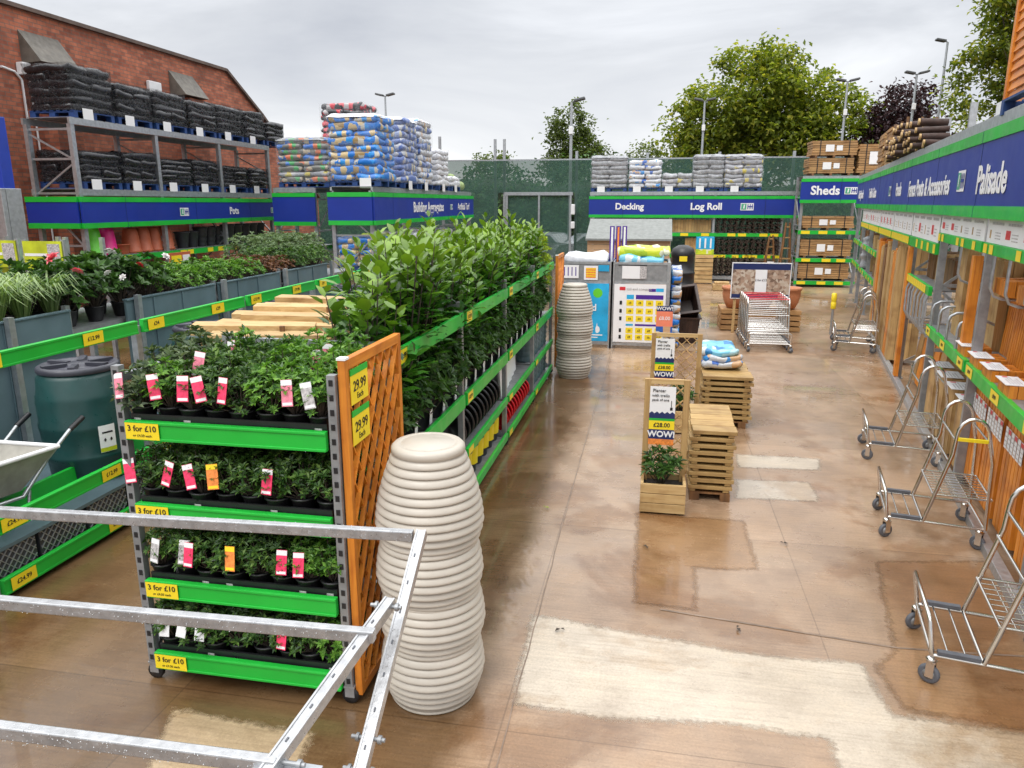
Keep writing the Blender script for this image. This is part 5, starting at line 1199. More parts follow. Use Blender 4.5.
def bundle(name,label,n,s,z0,dx,dy,h,nx,ny,m,group,cat='timber bundle',ragged=.04,card=None,gap=.006,lean=0,cap=None,sticker=False,seed=0,pickets=False):
    rng=random.Random(seed+int(s*37)); t=thing(name,label,cat,BW(n,s,z0),(R(0),R(lean),RZ),group)
    b=MB(); wx,wy=dx/nx,dy/ny
    for i in range(nx):
        for j in range(ny):
            x0=i*wx+gap/2; y0=-dy/2+j*wy+gap/2; hh=h-ragged*rng.random()
            x1,y1=x0+wx-gap,y0+wy-gap
            if pickets:
                ym=(y0+y1)/2; b.add([(x0,y0,0),(x1,y0,0),(x1,y1,0),(x0,y1,0),(x0,y0,hh-.05),(x1,y0,hh-.05),(x1,y1,hh-.05),(x0,y1,hh-.05),(x0,ym,hh),(x1,ym,hh)],[(0,3,2,1),(0,1,5,4),(2,3,7,6),(1,2,6,9,5),(3,0,4,8,7),(4,5,9,8),(6,7,8,9)])
            else: b.bx(x0,x1,y0,y1,0,hh)
    b.build('boards',m,t)
    if card:
        c=MB(); c.bx(-.03,dx*.55,-dy*.46,dy*.46,h+.004,h+.012)
        for q in range(5): c.bx(dx*(.05+.085*q),dx*(.08+.085*q),-dy*.38,dy*(.1+.25*((q*7)%3)/2),h+.0125,h+.0135,1)
        c.bx(dx*.05,dx*.2,dy*.30,dy*.40,h+.014,h+.0145,2); c.build('top_card',[M['white'],M['greyt'],M['red']],t)
    if sticker:
        c=MB(); rg=random.Random(5)
        for q in range(ny):
            y0=-dy/2+q*wy; c.bx(-.004,-.001,y0+.012,y0+wy-.012,h*.74,h*.93,0)
            for r_ in range(4): c.bx(-.0052,-.0042,y0+.02,y0+wy-.02,h*(.76+.04*r_),h*(.77+.04*r_),1)
            if q%2==0: c.bx(-.0052,-.0042,y0+.012,y0+wy-.012,h*.885,h*.925,2)
        c.build('sticker',[M['white'],M['greyt'],M['red']],t)
    return t
G='orange stained panels on the palisade rack'
for i,s in enumerate((4.6,5.45,6.2,6.95,7.65,8.3)):
    bundle('panel_bundle',f'orange fence boards with white stickers under the shelf, {ORD[i]} bundle from the camera end',.10,s,.10,.75,.60 if s>6 else .7,1.02,8,6,M['orangew'],G,gap=.015,sticker=True,seed=1,pickets=False,ragged=.015)
for i,s in enumerate((6.9,7.6,8.35,9.0)):
    bundle('picket_bundle',f'tall orange picket bundle standing on the mid shelf, {ORD[i]} from the camera end',[.30,.30,.34,.42][i],s,1.362,.5,.60,[.80,.74,.80,.72][i],7,8,M['orangew'],G,gap=.016,ragged=.10,lean=3,seed=2,pickets=True)
for i,s in enumerate((7.15,7.8,8.38,9.05)):
    bundle('picket_bundle',f'short orange stake bundle topped by a white card, {ORD[i]} from the camera end',.0,s,1.362,.26,.40,.11,4,8,M['orangew'],G,card=True,seed=3,ragged=.01)
for i,s in enumerate((6.6,7.5,8.4)):
    bundle('trellis_bundle',f'orange trellis bundle hung from the upper beam, {ORD[i]} from the camera end',.14,s,2.10,.45,.55,.16,6,12,M['orangew'],G,seed=4,ragged=.02)
G2='pale posts on the palisade rack'
bundle('post','single orange post leaning at the shelf front beside the tan planks',-.0,9.12,1.362,.10,.12,1.08,1,1,M['orangew'],G2,'post',0,seed=1)
bundle('plank_bundle','broad pale tan planks standing upright on the mid shelf, right of the hoops',.16,10.45,1.362,.14,.42,1.12,1,2,M['tanz'],G2,ragged=.02)
bundle('plank_bundle','pale tan boards behind the hoops on the mid shelf',.35,9.75,1.362,.3,.85,1.05,3,7,M['tanz'],G2)
bundle('plank_bundle','orange boards at the back of the mid shelf behind the orange post',.6,9.2,1.362,.3,.8,1.0,3,7,M['orangew'],G2)
bundle('plank_bundle','orange boards deep on the mid shelf near the far upright',.62,10.7,1.362,.3,.9,.95,3,8,M['orangew'],G2)
for i,s in enumerate((7.3,8.2,10.0)):
    bundle('plank_bundle',f'orange boards lining the back of the mid shelf, {ORD[i]} group from the camera end',.78,s,1.362,.3,.82,1.06,3,8,M['orangew'],G,gap=.014)
for i,s in enumerate((8.95,9.6,10.25,10.9)):
    bundle('post_bundle',f'short tan post bundle with white card under the mid shelf, {ORD[i]} from the camera end',.06,s,.09,.4,.46,.78,4,5,M['tanz'],G2,card=True,ragged=.01)
for i,s in enumerate((11.6,12.1,12.6,13.1,13.6)):
    bundle('post_bundle',f'timber posts leaning in the hook bay, {ORD[i]} group from the camera end',.22,s,.09,.3,.40,1.0,3,4,M['orangew'] if i%2 else M['tanz'],G2,lean=6)
for i,s in enumerate((11.8,12.6,13.4)):
    bundle('post_bundle',f'stubby brown boards on the yellow labelled shelf, {ORD[i]} group from the camera end',.25,s,1.822,.5,.6,.42,5,7,M['brownw'] if i!=1 else M['tanz'],G2)
bundle('post','lone upright orange brown board at the end of the hook bay',-.05,13.78,.09,.07,.20,2.2,1,1,M['orangew'],G2,'post',0)
for i,s in enumerate((15.35,15.75,16.2,16.95,17.5,18.1,18.7,19.1)):
    bundle('post_bundle',f'tall fence posts under the yellow strip, {ORD[i]} group from the camera end',-.03,s,.09,.5,.36,2.15-.05*(i%3),4,3,[M['tanz'],M['orangew'],M['tanz'],M['tanz'],M['brownw'],M['tanz'],M['orangew'],M['tanz']][i],G2,ragged=.12)
for i,(s,z) in enumerate(((20.0,1.15),(20.9,1.15),(21.6,1.83),(20.3,1.83),(22.9,1.15),(23.8,1.83),(25.2,1.15),(26.2,1.83))):
    bundle('trellis_bundle',f'small brown timber bundle on the far right shelves, number {i+1} counting away from the camera',.1,s,z,.6,.6,.34,6,5,M['brownw'] if i%2 else M['tanz'],'far shelf bundles')
sk=MB()
t=thing('wrapped_roll','white polythene wrapped roll standing on the far end shelf of the right rack','roll',BW(.10,23.5,1.142),RZ)
rng=random.Random(3); pf=[(.001,.0)]+[(.13+.02*math.sin(i*1.1)+.02*rng.random(),.02+i*.05) for i in range(18)]+[(.001,.95)]
sk.lathe(pf,14); sk.build('wrap',M['wrap'],t)
t=thing('pink_sack','magenta printed sack on the far right shelf below the green strip','sack',BW(.3,19.9,1.83+.0),RZ); link('sack',sack_mb(.5,.4,.3,1).mesh('sack',M['hotpink']),t,(0,0,.14))
# on top of the long rack
t=thing('shed_panel','orange slatted shed panel on edge upon a blue pallet, top right corner','shed panel',BW(.25,7.4,3.832),RZ)
p=pallet_mb(1.1,2.4); o=p.build('pallet',M['bluepal'],t,(.25,0,0))
b=MB()
for i in range(16): b.add([(-.02,-1.0,.15+i*.10),(-.045,-1.0,.15+i*.10),(-.02,-1.0,.245+i*.10),(-.02,2.28,.15+i*.10),(-.045,2.28,.15+i*.10),(-.02,2.28,.245+i*.10)],[(0,1,2),(3,5,4),(1,4,5,2),(0,2,5,3),(0,3,4,1)])
b.build('slats',M['orangewx'],t)

for q in((2.281,2.37),(-1.1,-1.001)): b=MB(); b.bx(-.06,.02,q[0],q[1],.15,1.78); b.build('frame',M['orangew'],t)
b=MB(); b.bx(-.19,-.18,1.7,1.95,-.02,.2); b.build('ticket',M['white'],t)
t=thing('post_bundle','dark round fence posts with pale sawn ends piled on the right rack','timber bundle',BW(.1,15.0,3.832),RZ)
rng=random.Random(8); dt=mat('dark_creosoted_timber',(.040,.018,.012),.7,0,.3,8)
for row in range(4):
    for i in range(18-row):
        y=-1.75+i*.30+row*.15; z=.07+row*.115; e=-.12-.25*rng.random(); dz=rng.uniform(-.03,.10) if row==3 else rng.uniform(-.01,.02); r_=.040+.018*rng.random()
        b=MB(); b.tube([(e,y,z+dz),(.18,y+rng.uniform(-.10,.10),z)],r_,9); b.tube([(e-.03,y,z+dz),(e-.001,y,z+dz)],r_*.9,9,1); b.build('round_post',[dt,M['tan']],t)
t=thing('slat_stack','brown slatted panels leaning against the dark posts on the right rack','timber stack',BW(.15,18.9,3.832),RZ)
for i in range(3):
    b=MB()
    for k in range(7): b.bar((-.05,-1.3+i*.15,.08+k*.10),(-.05,.9+i*.12,.08+k*.10+.22),.03,.08)
    for y in(-1.2,-.2,.8): b.bar((-.02+.0,y+i*.13,.02),(-.02,y+i*.13,.9),.03,.05)
    o=b.build('panel',M['brownw'],t,(.28*i,0,0))
for i,s in enumerate((21.0,22.6)): timberpack(f'strapped brown timber pack on the right rack behind the slatted panels, {["nearer","farther"][i]}',BW(.6,s,3.832),1.0,1.3,.95,M['brownx'],70+i,RZ)
# ---------------------------------------------------------------- carts along the right rack
def cart_mb():
    W=.33; out={}
    b=MB()
    b.tube([(0,-W,.2),(0,W,.2)],.014); b.tube([(.29,-W,.2),(.29,W,.2)],.014)
    for y in(-W,W): b.tube([(0,y,.2),(.78,y,.19)],.014)
    for x in(.10,.20): b.tube([(x,-W,.2),(x,W,.2)],.007)
    b.tube([(.78,-W,.19),(.78,W,.19)],.014)
    b.tube([(0,-W,.2),(-.035,-W,.43),(-.04,-W+.03,.455),(-.04,W-.03,.455),(-.035,W,.43),(0,W,.2)],.015); out['base_frame']=(b,'chrome')
    for i,y in enumerate((-W,W)):
        b=MB(); pts=[(.29,y,.2),(.45,y,.86)]
        for k in range(9):
            a=PI-k*PI/8; pts.append((.585+.125*math.cos(a),y,1.02+.17*math.sin(a)))
        pts+=[(.76,y,.8),(.78,y,.19)]; b.tube(pts,.0165,10); out['side_hoop%d'%i]=(b,'chrome')
    b=MB()
    for x in(.34,.80): b.tube([(x,-W,.47),(x,W,.47)],.010)
    for y in(-W,W): b.tube([(.34,y,.47),(.80,y,.47)],.010)
    for k in range(1,9): y=-W+k*2*W/9; b.tube([(.34,y,.468),(.80,y,.468)],.005,6)
    for k in range(1,5): x=.34+k*.092; b.tube([(x,-W,.462),(x,W,.462)],.005,6)
    out['wire_basket']=(b,'chrome')
    b=MB(); b.tube([(.42,-W,.80),(.42,W,.80)],.011); b.tube([(.46,-W,.98),(.46,W,.98)],.011); b.tube([(.72,-W,.98),(.72,W,.98)],.009); out['cross_bar']=(b,'chrome')
    for i,y in enumerate((-W,W)): out['buffer%d'%i]=(MB().bx(.03,.27,y-.02,y+.02,.213,.238),'rubber')
    return out
cparts=[(k.rstrip('01'),b.mesh(k.rstrip('01'),M[m])) for k,(b,m) in cart_mb().items()]
def wheel_meshes():
    mt=Matrix.Rotation(R(90),3,'X'); t=MB(); t.lathe([(.035,-.014),(.055,-.017),(.064,-.010),(.066,0),(.064,.010),(.055,.017),(.035,.014)],20,0,(0,0,.066),True,mt)
    r_=MB(); r_.lathe([(.001,-.018),(.036,-.016),(.036,.016),(.001,.018)],14,0,(0,0,.066),True,mt)
    f=MB(); f.bx(-.018,.03,-.027,-.022,.05,.15); f.bx(-.018,.03,.022,.027,.05,.15); f.bx(-.02,.035,-.027,.027,.151,.162); f.lathe([(.03,.163),(.034,.170),(.02,.185),(.001,.19)],12)
    return t.mesh('tyre',M['rubber']),r_.mesh('rim',M['galvd']),f.mesh('fork',M['chrome'])
WT,WR,WF=wheel_meshes()
def cart(label,loc,rz,group,red=False,yellow=False,sc_=(1,1,1),seed=0):
    t=thing('hand_cart',label,'cart',loc,rz,group); t.scale=sc_; rng=random.Random(seed)
    for nm,me in cparts: link(nm,me,t)
    for x in(.0,.74):
        for y in(-.33,.33):
            f=link('castor',WF,t,(x,y,0),rng.uniform(-.6,.6)); link('tyre',WT,f); link('rim',WR,f)
    if yellow: b=MB(); b.bx(.47,.70,-.345,-.315,.985,1.012); b.build('handle_sleeve',M['yellow'],t)
    if red: b=MB(); b.tube([(.50,-.33,1.17),(.50,.33,1.17)],.012,8); b.build('handle',M['redplast'],t)
    return t
GC='chrome carts beside the palisade rack'
def placecart(label,px,py,yaw=0,**k): return cart(label,(px,py,0),RZ+R(yaw),GC,**k)
placecart('nearest chrome cart, cut by the right edge, front wheels on the wet floor',1.905,4.93,0,seed=1)
placecart('chrome cart with a yellow handle sleeve, second nearest by the orange boards',2.26,7.18,0,yellow=True,seed=2)
placecart('chrome cart third from the camera along the orange boards',2.67,9.42,0,seed=3)
placecart('far chrome cart beside the tall fence posts, nearer of two',3.83,16.5,-4,seed=5); placecart('far chrome cart beside the tall fence posts, pushed in behind its twin',3.98,17.2,3,seed=6)
t=thing('yellow_sleeve_post','short yellow sleeved post standing by the far chrome carts','post',(4.14,18.3,0)); b=MB(); b.tube([(0,0,0),(0,0,.62)],.03,10); b.build('stem',M['galv'],t); b=MB(); b.lathe([(.05,.60),(.06,.62),(.06,.75),(.05,.76),(.06,.78),(.06,.95),(.03,.97),(.001,.97)],12); b.build('sleeve',M['yellow'],t)
# nested carts in the aisle centre
GN='nested carts in the aisle'
for i in range(5):
    cart(f'red handled chrome cart nested in the aisle before the gravel board, {ORD[i]} from the camera',(2.40,15.75+i*.30,0),R(90),GN,red=True,sc_=(1.10,1.26,.88),seed=20+i)
# gravel picture board with terracotta pots behind the carts
t=thing('display_board','blue edged picture board of pebbles with a white card above the nested carts','sign board',(2.44,18.05,0))
b=MB(); b.bx(-.66,.66,-.02,.02,.82,1.66); b.build('backing',M['white'],t)
b=MB(); b.bx(-.64,.64,-.026,-.0215,1.50,1.64); b.bx(-.64,.64,-.026,-.0215,.84,.93); b.build('border',M['navy'],t)
def pebble():
    m,nt,bb_,_,L=_nt('printed_pebbles'); v=N(nt,'ShaderNodeTexVoronoi'); v.inputs['Scale'].default_value=16; L.new(ocoord(nt),v.inputs['Vector'])
    sp=N(nt,'ShaderNodeSeparateColor'); L.new(v.outputs['Color'],sp.inputs[0]); L.new(ramp(nt,sp.outputs[0],[(.1,(.16,.10,.07)),(.5,(.36,.24,.17)),(.9,(.50,.42,.34))]),bb_.inputs['Base Color']); return m
b=MB(); b.bx(-.64,.64,-.025,-.0215,.932,1.498); b.build('picture',pebble(),t)
b=MB(); b.bx(-.13,.13,-.031,-.0265,.98,1.50); b.build('card',M['white'],t)
text('2 for £12',.07,M['ink'],t,(0,-.033,1.26),FRONT,.01)
for x in(-.55,.55): b=MB(); b.bx(x-.03,x+.03,.021,.06,0,1.6); b.build('leg',M['tan'],t)
t=thing('timber_pallet','weathered timber pallet box under the terracotta pots, behind the nested carts','pallet box',(2.55,18.9,0)); 
b=MB()
for i in range(4): b.bx(-.92,.92,-.5,.5,.02+i*.13,.12+i*.13)
b.build('boards',M['brownx'],t)
tb=MB().lathe([(.001,0),(.2,0),(.27,.15),(.31,.32),(.30,.42),(.33,.44),(.33,.50),(.29,.50),(.27,.40),(.001,.1)],26).mesh('terracotta_pot',mat('pale_terracotta',(.50,.20,.095),.6,0,.15,4))
for i,x in enumerate((-.58,.02,.62)): tag(link('terracotta_pot',tb,None,(2.55+x,18.75,.533)),f'round terracotta pot on the timber box behind the carts, {["left","middle","right"][i]} one','plant pot','terracotta pots behind the carts')
# ---------------------------------------------------------------- planters with trellis and flat stacks
def planter(label,x,y,w,price,group='trellis planters'):
    t=thing('trellis_planter',label,'planter',(x,y,0),0,group)
    b=MB()
    for i in range(3):
        z=.02+i*.10; b.bx(-w/2,w/2,-.035,0,z,z+.094); b.bx(-w/2,w/2,.30,.335,z,z+.094); b.bx(-w/2,-w/2+.03,.001,.299,z,z+.094); b.bx(w/2-.03,w/2,.001,.299,z,z+.094)
    b.bx(-w/2+.03,w/2-.03,.001,.299,.06,.08); b.build('box',M['tanx'],t,bev=.004)
    b=MB(); b.bx(-w/2+.03,w/2-.03,.002,.298,.20,.25); b.build('soil',M['soil'],t)
    for x_ in(-w/2+.03,w/2-.03): b=MB(); b.bx(x_-.03,x_+.03,.255,.297,.0,1.31); b.build('post',M['tanz'],t,bev=.003)
    b=MB(); b.bx(-w/2+.061,w/2-.061,.26,.292,1.26,1.31); b.build('top_rail',M['tanx'],t)
    b=MB(); x0,x1,z0,z1=-w/2+.061,w/2-.061,.32,1.26; st=.13
    for d in(1,-1):
        k=z0-(x1-x0)
        while k<z1:
            pts=[]
            za,zb_=k,k+(x1-x0)
            if d>0: p,q=(x0,za),(x1,zb_)
            else: p,q=(x1,za),(x0,zb_)
            def lerp(t_): return (p[0]+(q[0]-p[0])*t_,p[1]+(q[1]-p[1])*t_)
            t0=max(0,(z0-p[1])/(q[1]-p[1])); t1=min(1,(z1-p[1])/(q[1]-p[1]))
            if t1-t0>.08:
                a,c=lerp(t0),lerp(t1); b.bar((a[0],.272+.006*d,a[1]),(c[0],.272+.006*d,c[1]),.009,.022,0,(0,1,0))
            k+=st
    b.build('lattice',M['tanz'],t)
    sx=-w/2+.055; sw=.25; s=MB(); s.bx(sx,sx+sw,.236,.242,.70,1.24,0); s.bx(sx,sx+sw,.2335,.2355,.70,.80,1); s.bx(sx,sx+sw,.2335,.2355,.80,.89,2); s.bx(sx,sx+sw,.2335,.2355,.89,.915,3); s.bx(sx,sx+sw,.2335,.2355,.915,.965,1)
    for i in range(5): s.add([(sx+i*.05,.2345,.965),(sx+(i+1)*.05,.2345,.965),(sx+(i+.5)*.05,.2345,.985)],[(0,1,2)],1)
    s.bx(sx+.20,sx+.225,.2345,.2358,1.0,1.03,5)
    s.bx(sx+.208,sx+.215,.2345,.2358,1.03,1.10,5)
    s.bx(sx,sx+sw,.2335,.2355,.64,.70,4); sg=s.build('price_sign',[M['white'],M['navy'],M['yellow'],M['green'],M['orange_t'],M['ink']],t)
    cx=sx+sw/2
    text('WOW!',.085,M['white'],sg,(cx,.232,.75),FRONT,.03,1.0); text(price,.06,M['ink'],sg,(cx,.232,.845),FRONT,.015)
    text('Planter',.045,M['ink'],sg,(cx-.035,.232,1.20),FRONT,.0); text('with trellis',.04,M['ink'],sg,(cx-.02,.232,1.15),FRONT,.0); text('pack of one',.035,M['ink'],sg,(cx-.02,.232,1.105),FRONT)
    return t
planter('nearest trellis planter, wooden box with a blue and yellow price sign reading WOW',.18,7.0,.44,'£28.00'); planter('second trellis planter behind the nearer one, in front of the sack topped stack',.34,9.72,.66,'£38.00')
ol=[shrub_mb(500+i,.19,.42,40,8,.10,.028,flat=.9).mesh('foliage',[M['darkleaf'],M['bark']]) for i in range(2)]
for (x,y,nm,s_) in ((.16,7.13,'dark green oleander like shrub growing in the nearest trellis planter',1.0),(.40,9.86,'dark green shrub growing in the second trellis planter',1.0)):
    t=thing('planted_shrub',nm,'shrub',(x,y,.252)); f=link('foliage',ol[0],t); f.scale=(s_,s_*.75,s_)
def flatstack(label,x,y,w,d,n,lh,seed):
    rng=random.Random(seed); t=thing('panel_stack',label,'timber stack',(x,y,0),0,'stacks of flat pack planters')
    b=MB()
    for xx in(-w*.35,w*.35): b.bx(xx-.05,xx+.05,-d/2+.02,d/2,0,.075)
    b.bx(-w/2+.02,w/2-.02,-d/2+.02,-d/2+.12,.0751,.095); b.bx(-w/2+.02,w/2-.02,d/2-.12,d/2-.02,.0751,.095); b.build('base_frame',M['brownw'],t)
    for i in range(n):
        z=.10+i*lh; o=rng.uniform(-.014,.014); b=MB()
        nb=5
        for k in range(nb):
            y0=-d/2+k*d/nb; e=rng.uniform(-.012,.012); b.bx(-w/2+o+e,w/2+o+e,y0+.006,y0+d/nb-.006,z+.028,z+lh-.006)
        for xx in(-w*.38,w*.38): b.bx(xx-.03+o,xx+.03+o,-d/2+.015,d/2-.015,z,z+.0275)
        b.build('panel',M['treated'],t,bev=.003)
    return t
flatstack('nearer stack of flat pale timber panels beside the nearest trellis planter',.665,7.93,.44,1.06,9,.074,1)
flatstack('farther stack of flat pale timber panels carrying a blue and white sack',1.04,10.62,.66,1.05,8,.078,2)
t=thing('sack_pile','flat blue and white printed sacks lying on the farther timber panel stack','sack pile',(.97,10.85,.745),R(4)); rng=random.Random(2)
sack(t,M['bwsack'],.56,.80,.10,(0,0,.045),0,rng); sack(t,M['bwsack'],.54,.78,.10,(-.01,.02,.125),.06,rng); sack(t,M['compost'],.52,.76,.10,(-.02,.03,.205),-.05,rng)
# ---------------------------------------------------------------- poster fronted stillages with compost sacks
def stillage(label,x,w,poster,head):
    t=thing('poster_stillage',label,'stillage',(x,15.6,0),0,'poster fronted stillages')
    f=MB()
    for sx in(-1,1):
        for y in(0,1.1): f.bx(sx*w/2-.035,sx*w/2+.035,y-.03,y+.03,.0,1.82)
    for z in(.10,1.40,1.79): f.bx(-w/2+.036,w/2-.036,-.025,.025,z-.025,z+.025); f.bx(-w/2+.036,w/2-.036,1.075,1.125,z-.025,z+.025)
    for sx in(-1,1):
        for z in(.10,1.0,1.79): f.bx(sx*w/2-.025,sx*w/2+.025,.031,1.069,z-.025,z+.025)
    f.build('frame',M['galv'],t)
    b=MB(); b.bx(-w/2+.036,w/2-.036,-.012,.006,1.425,1.765); b.build('mesh_panel',M['galvd'],t)
    for sx in(-1,1): b=MB(); b.bx(sx*w/2-.008,sx*w/2+.008,.05,1.05,.13,1.76); b.build('side_sheet',M['skyblue'],t)
    poster(t,w); head(t,w); return t
def fronttxt(t,s,sz,m,x,z,b=.0): text(s,sz,m,t,(x,-.052,z),FRONT,b)
def poster_blue(t,w):
    b=MB(); b.bx(-w/2+.04,w/2-.04,-.045,-.03,.15,1.37); o=b.build('poster',M['skyblue'],t)
    b=MB(); b.lathe([(.001,0),(.10,0)],20,0,(.28,-.047,1.17),False,Matrix.Rotation(R(90),3,'X')); b.build('roundel',M['lime'],t)
    b=MB(); b.add([(.28+.06*math.sin(a)*(1 if abs(a)<2.6 else .5),-.048,.40+.08*(-math.cos(a))) for a in [i*2*PI/16 for i in range(16)]]+[(.28,-.048,.55)],[tuple(range(16)),(7,8,16),(8,9,16)],0); b.bx(.16,.40,-.048,-.0465,.27,.295); b.bx(.16,.30,-.048,-.0465,.22,.24); b.build('water_drop',M['white'],t)
    fronttxt(t,'and',.20,M['white'],.12,.86,.02)
def head_blue(t,w):
    b=MB(); b.bx(-.48,-.13,-.035,-.026,1.47,1.74,0); 
    for k in range(4): b.bx(-.44+k*.08,-.42+k*.08,-.037,-.0355,1.52,1.70,1)
    b.bx(-.02,.27,-.036,-.026,1.44,1.73,0)
    b.bx(.02,.23,-.038,-.0365,1.48,1.69,2); 
    for k in range(4): b.bx(.02,.23,-.0395,-.0385,1.51+k*.05,1.53+k*.05,3)
    b.bx(.28,.50,-.034,-.026,1.62,1.75,4); b.build('leaflet',[M['white'],M['purple'],M['orange_t'],M['yellow'],M['skyblue']],t)
def poster_white(t,w):
    b=MB(); b.bx(-w/2+.04,w/2-.04,-.045,-.03,.15,1.37,0); y0,y1=-.048,-.0455
    b.bx(-.42,-.30,y0,y1,1.24,1.31,3); b.bx(.18,.32,y0,y1,1.22,1.28,2); b.bx(.325,.48,y0,y1,1.22,1.29,4)
    b.bx(-.27,-.12,y0,y1,1.06,1.15,4); b.bx(-.08,.48,y0,y1,1.06,1.15,2); b.bx(-.08,.48,y0,y1,.50,.54,2); b.bx(-.27,-.12,y0,y1,.50,.54,4)
    for r_,z in enumerate((.92,.75,.59,.34,.18+.02)):
        for c in range(4):
            x=-.27+c*.20; b.bx(x,x+.15,y0,y1,z-.0,z+.12,1)
        b.bx(-.41,-.36,y0,y1,z+.02,z+.10,5)
    b.build('poster',[M['white'],M['yellow'],M['purple'],M['red'],M['skyblue'],M['ink']],t)
    fronttxt(t,'soil and compost',.075,M['greyt'],-.02,1.27)
    for r_,z in enumerate((.92,.75,.59,.34,.20)):
        for c in range(4): fronttxt(t,['£5','£8','£6','£4'][(r_+c)%4],.06,M['ink'],-.195+c*.2,z+.06)
def head_white(t,w):
    b=MB(); b.bx(-.38,-.02,-.035,-.026,1.48,1.74,0); b.bx(-.02,.12,-.034,-.026,1.48,1.74,1); b.bx(-.46,.12,-.036,-.0355,1.745,1.765,2); b.build('leaflet',[M['white'],M['greyt'],M['ink']],t)
stillage('left poster stillage with the blue water drop poster, behind the far pot stack',-1.42,1.10,poster_blue,head_blue); stillage('right poster stillage with the white price grid poster of yellow squares',-.27,1.14,poster_white,head_white)
rng=random.Random(12)
for k,(x,ms,nm) in enumerate(((-1.42,['compost','compost','whitesack'],'left'),(-.27,['compost','bwsack','compost'],'right'))):
    for i in range(3):
        for j in range(2):
            z=1.55+i*.12; t=thing('compost_sack',f'printed sack heaped in the {nm} stillage, {["lowest","middle","top"][i]} layer, {["front","rear"][j]} one','sack',(x,15.9+j*.5,z),0,'sacks in the poster stillages'); sack(t,M[rng.choice(ms)],.92,.5,.19,(0,0,.065),rng.uniform(-.05,.05),rng)
for j,(x,y) in enumerate(((-.3,16.0),(-.15,16.5))):
    t=thing('compost_sack',f'lime yellow sack on top of the right stillage, {["front","rear"][j]} one','sack',(x,y,1.93),0,'yellow sacks on the right stillage'); sack(t,M['ysack'],.95,.5,.2,(0,0,.07),.03,rng)
for i in range(3):
    t=thing('striped_board',f'narrow purple and white upright board between the stillage sacks, {["left","middle","right"][i]} of three','board',(-.92+i*.13,16.3+i*.05,1.82),0,'purple boards between the stillages'); b=MB(); b.bx(-.05,.05,-.01,.01,-.7,.70,0); b.bx(-.02,.02,-.014,-.011,-.5,.68,1); b.build('board',[M['purple'],M['white'] if i!=1 else M['orange_t']],t)
# blue netting sacks at the right side of the stillage
t=thing('sack_pile','blue and white speckled sacks stacked against the right side of the white poster stillage','sack pile',(.47,16.2,0)); rng=random.Random(4)
for i in range(11): sack(t,M['bwsack'] if i%3 else M['bluesack'],.22,.8,.19,(.0,0,.08+i*.15),rng.uniform(-.03,.03),rng)
# timber store / kennel with felt roof
t=thing('garden_store','small tan slatted garden store with grey felt roof behind the stillages','garden store',(-.70,20.0,0))
b=MB()
for i in range(15): b.bx(-1.06,1.06,0,.02,.05+i*.135,.05+i*.135+.127); b.bx(-1.08,-1.06,.021,1.2,.05+i*.135,.05+i*.135+.127); b.bx(1.06,1.08,.021,1.2,.05+i*.135,.05+i*.135+.127)
b.build('walls',mat('tan_painted_boards',(.50,.31,.17),.6,0,.15,4),t)
b=MB(); b.add([(-1.12,-.10,2.04),(1.12,-.10,2.04),(1.12,1.3,2.52),(-1.12,1.3,2.52),(-1.12,-.10,2.09),(1.12,-.10,2.09),(1.12,1.3,2.57),(-1.12,1.3,2.57)],[(0,3,2,1),(4,5,6,7),(0,1,5,4),(1,2,6,5),(2,3,7,6),(3,0,4,7)]); b.build('roof',M['felt'],t)
# black composters, brown tubs, pink price sign
for i in range(2):
    t=thing('compost_bin',f'black ribbed plastic compost bin with yellow ticket, {["lower","upper"][i]} of the pair behind the stillage',"bin",(.66,18.4,.02+1.02*i),0,'black compost bins')
    b=MB(); b.lathe([(.001,0),(.30,0),(.30,.05),(.29,.06),(.29,.3),(.30,.31),(.30,.35),(.28,.36),(.27,.7),(.28,.72),(.28,.78),(.25,.9),(.12,.98),(.001,.99)],22,0,(0,0,0),True); b.build('body',M['black'],t)
    b=MB(); b.bx(-.09,.09,-.302,-.296,.62,.74); b.build('ticket',M['yellow'],t)
def tub(label,loc,rot,m):
    t=thing('square_tub',label,'planter',loc,rot,'brown square tubs'); b=MB(); n=9
    for s_ in range(4):
        M4=Matrix.Rotation(s_*PI/2,3,'Z')
        for k in range(n):
            a0=-.27+k*.06; a1=a0+.056; q=lambda x,y,z:M4@Vector((x,y,z))
            k1=1.2; v=[q(a0,-.27,0),q(a1,-.27,0),q(a1*k1,-.27*k1,.55),q(a0*k1,-.27*k1,.55),q(a0,-.25,0),q(a1,-.25,0),q(a1*k1,-.25*k1,.55),q(a0*k1,-.25*k1,.55)]
            b.add(v,[(0,1,2,3),(4,7,6,5),(0,4,5,1),(1,5,6,2),(2,6,7,3),(3,7,4,0)])
    b.bx(-.26,.26,-.26,.26,.02,.05); b.build('staves',m,t)
    b=MB()
    for s_ in range(4):
        M4=Matrix.Rotation(s_*PI/2,3,'Z'); p=[M4@Vector(v) for v in((-.335,-.335,.56),(.335,-.335,.56))]; b.bar(p[0],p[1],.05,.03)
    b.build('rim',m,t); return t
tub('dark brown stave tub standing upright under the tilted one, by the aisle',(.70,16.75,.0),0,M['darkbrown'])
tub('dark brown stave tub tilted on its side upon the upright one',(.42,16.80,.66),(R(12),R(72),0),M['darkbrown']) if 0 else tub('dark brown stave tub tipped over on top of the upright one',(.64,17.05,.60),(R(52),R(-8),R(6)),M['darkbrown'])
